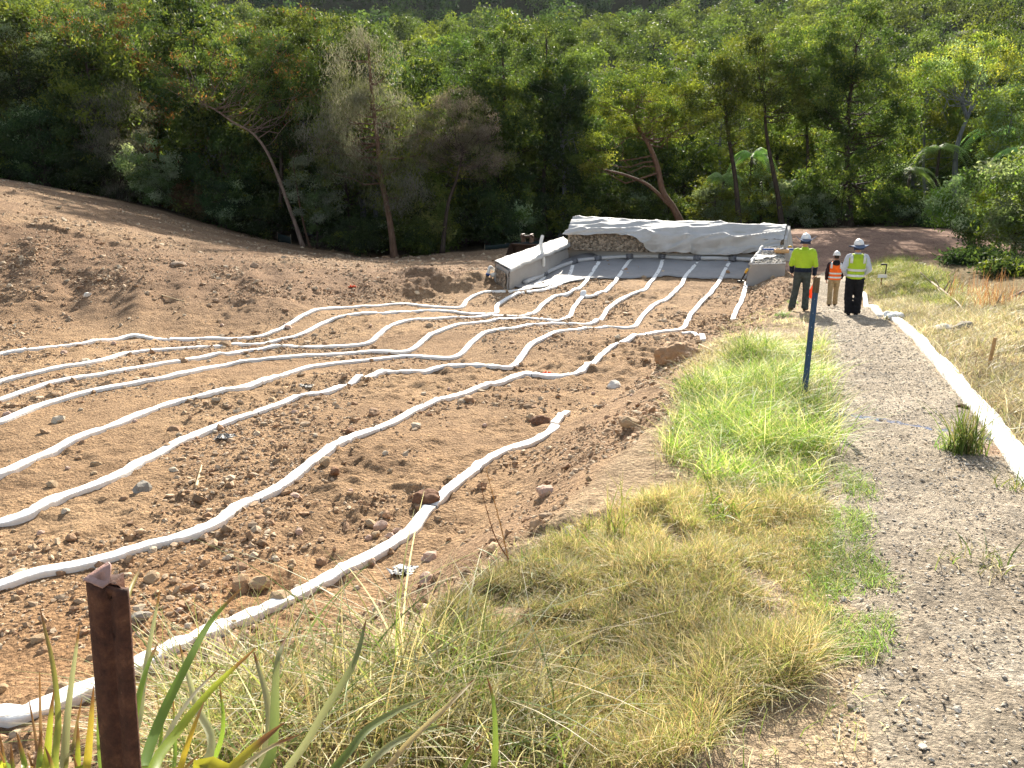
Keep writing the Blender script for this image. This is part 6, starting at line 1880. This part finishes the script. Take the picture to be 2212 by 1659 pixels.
# understorey bushes filling the dark gaps
US = [make_tree(400 + i, 2.6, [(0, 0, 0), (.1, 0, .9), (0, 0, 2)], [(0, 0, 1.5, 1.5, 1.4, 1.1)], 26, 110, (.26, .11), [GUM + DARKG, GUM + SILV, GUM + GUM_Y][i], M_BARK_D, .05, None, .2, clus=.5, first=.1) for i in range(3)]
ub = darts(47, 72, 3.0, 4000, 1.1)
ub = ub[np.argsort(ub[:, 1])][:110]
for a, c_ in ub:
    place_tree('understorey_bush', ['dark bush in the shaded understorey of the forest', 'dark bush with paler leaves in the shaded understorey of the forest', 'olive bush in the shaded understorey of the forest'][k3 := int(r.integers(0, 3))], US[k3], (a, c_, float(zq(a, c_)) - .1), r.uniform(0, 6.28), r.uniform(.7, 1.25), 'understorey bushes in the forest', 'bush')

# far forest: one mass
def mass(name, label, pos, hgt, wid, nl, lf, pal, seed):
    r = np.random.default_rng(seed); n = len(pos); pal = np.array(pal)
    m = n * nl
    ti = np.repeat(np.arange(n), nl)
    # each crown is a few lobes
    nlobe = 5
    lo = r.standard_normal((n, nlobe, 3)) * np.array([.42, .42, .22]); lo[..., 2] = np.abs(lo[..., 2]) * 1.2 - .05
    li = r.integers(0, nlobe, m); c = lo[ti, li]
    g_ = r.standard_normal((m, 3)); g_ /= np.linalg.norm(g_, axis=1)[:, None]
    g_[:, 2] = np.where(r.random(m) < .7, np.abs(g_[:, 2]), g_[:, 2])
    q = c + g_ * (r.random(m) ** .4)[:, None] * np.array([.5, .5, .42])
    C3 = pos[ti] + np.stack([q[:, 0] * wid[ti], q[:, 1] * wid[ti], hgt[ti] * (.68 + .36 * q[:, 2])], 1)
    base = pal[r.integers(0, len(pal), n)] * r.uniform(.7, 1.3, n)[:, None]
    lobe_t = r.uniform(.8, 1.2, (n, nlobe))
    col_ = base[ti] * lobe_t[ti, li][:, None] * (1 + .12 * r.standard_normal((m, 1))).clip(.5, 1.6)
    V, F, cc = leaves(C3, lf * r.uniform(.7, 1.4, m), lf * .55 * r.uniform(.7, 1.4, m), col_, r, .2)
    o = obj(name, mesh_np(name, V, F, M_LEAF, smooth=False, col=cc)); tag(o, label, 'forest', kind='stuff')


p = darts(YCUT, 240, 4.6, 14000)
p = p[(p[:, 1] > YCUT)]
z = zq(p[:, 0], p[:, 1])
mass('mid_forest', 'sunlit canopy of the wooded valley side beyond the nearer trees', np.column_stack([p, z]), r.uniform(8, 14, len(p)), r.uniform(2.4, 4.0, len(p)), 560, .46, GUM + GUM_Y[:3] + [(.06, .09, .025)], 71)
p = darts(240, 500, 7.5, 16000, 1.15)
z = zq(p[:, 0], p[:, 1])
mass('far_forest', 'dark bluish wooded hillside filling the top of the picture', np.column_stack([p, z]), r.uniform(11, 19, len(p)), r.uniform(4, 6.5, len(p)), 200, 1.1, GUM + DARKG, 72)

# ------------------------------------------------------------------ light, sky, camera
SUN_EL, SUN_AZ = R(26), R(8.5)            # azimuth from the view direction towards the right
w = bpy.data.worlds.new('World'); scene.world = w; w.use_nodes = True
nt = w.node_tree; nt.nodes.clear()
sk = nt.nodes.new('ShaderNodeTexSky'); sk.sky_type = 'NISHITA'; sk.sun_disc = False
sk.sun_elevation = SUN_EL; sk.sun_rotation = SUN_AZ; sk.air_density = 1.2; sk.dust_density = 1.5
bg = nt.nodes.new('ShaderNodeBackground'); bg.inputs['Strength'].default_value = .09
ou = nt.nodes.new('ShaderNodeOutputWorld')
hs = nt.nodes.new('ShaderNodeHueSaturation'); hs.inputs['Saturation'].default_value = .6
nt.links.new(sk.outputs[0], hs.inputs['Color']); nt.links.new(hs.outputs[0], bg.inputs[0]); nt.links.new(bg.outputs[0], ou.inputs[0])
sl_ = bpy.data.lights.new('sun', 'SUN'); sl_.energy = 5.0; sl_.angle = R(.55); sl_.color = (1, .93, .80)
so = bpy.data.objects.new('sun', sl_); COL.objects.link(so)
d = Vector((math.sin(SUN_AZ) * math.cos(SUN_EL), math.cos(SUN_AZ) * math.cos(SUN_EL), math.sin(SUN_EL)))
so.rotation_euler = d.to_track_quat('Z', 'Y').to_euler()

cam = bpy.data.cameras.new('camera'); cam.sensor_width = 36; cam.lens = FS / 2212 * 36; cam.clip_start = .05; cam.clip_end = 3000
co = bpy.data.objects.new('camera', cam); COL.objects.link(co)
co.location = (0, 0, CAMZ); co.rotation_euler = (R(90) - PITCH, 0, 0); scene.camera = co

scene.render.engine = 'CYCLES'
cy = scene.cycles
cy.max_bounces = 5; cy.diffuse_bounces = 3; cy.glossy_bounces = 2; cy.transmission_bounces = 3; cy.transparent_max_bounces = 4; cy.volume_bounces = 0
cy.use_denoising = True; cy.caustics_reflective = False; cy.caustics_refractive = False
cy.use_adaptive_sampling = True; cy.adaptive_threshold = .02
vs = scene.view_settings
vs.view_transform = 'Standard'; vs.look = 'None'; vs.exposure = 1.5; vs.gamma = 1

# ------------------------------------------------------------------ hazy air in the valley
hz = bpy.data.materials.new('haze'); hz.use_nodes = True; ht = hz.node_tree; ht.nodes.clear()
ho = ht.nodes.new('ShaderNodeOutputMaterial'); pv = ht.nodes.new('ShaderNodeVolumePrincipled')
pv.inputs['Color'].default_value = (.80, .88, 1, 1); pv.inputs['Density'].default_value = .00004; pv.inputs['Anisotropy'].default_value = .35
ht.links.new(pv.outputs[0], ho.inputs['Volume'])
b = MB(); b.box((20, 372, 84), (1000, 800, 196)); o = b.build('haze', hz, None, False); tag(o, 'thin pale sunlit haze hanging in the valley air', 'haze', kind='stuff')
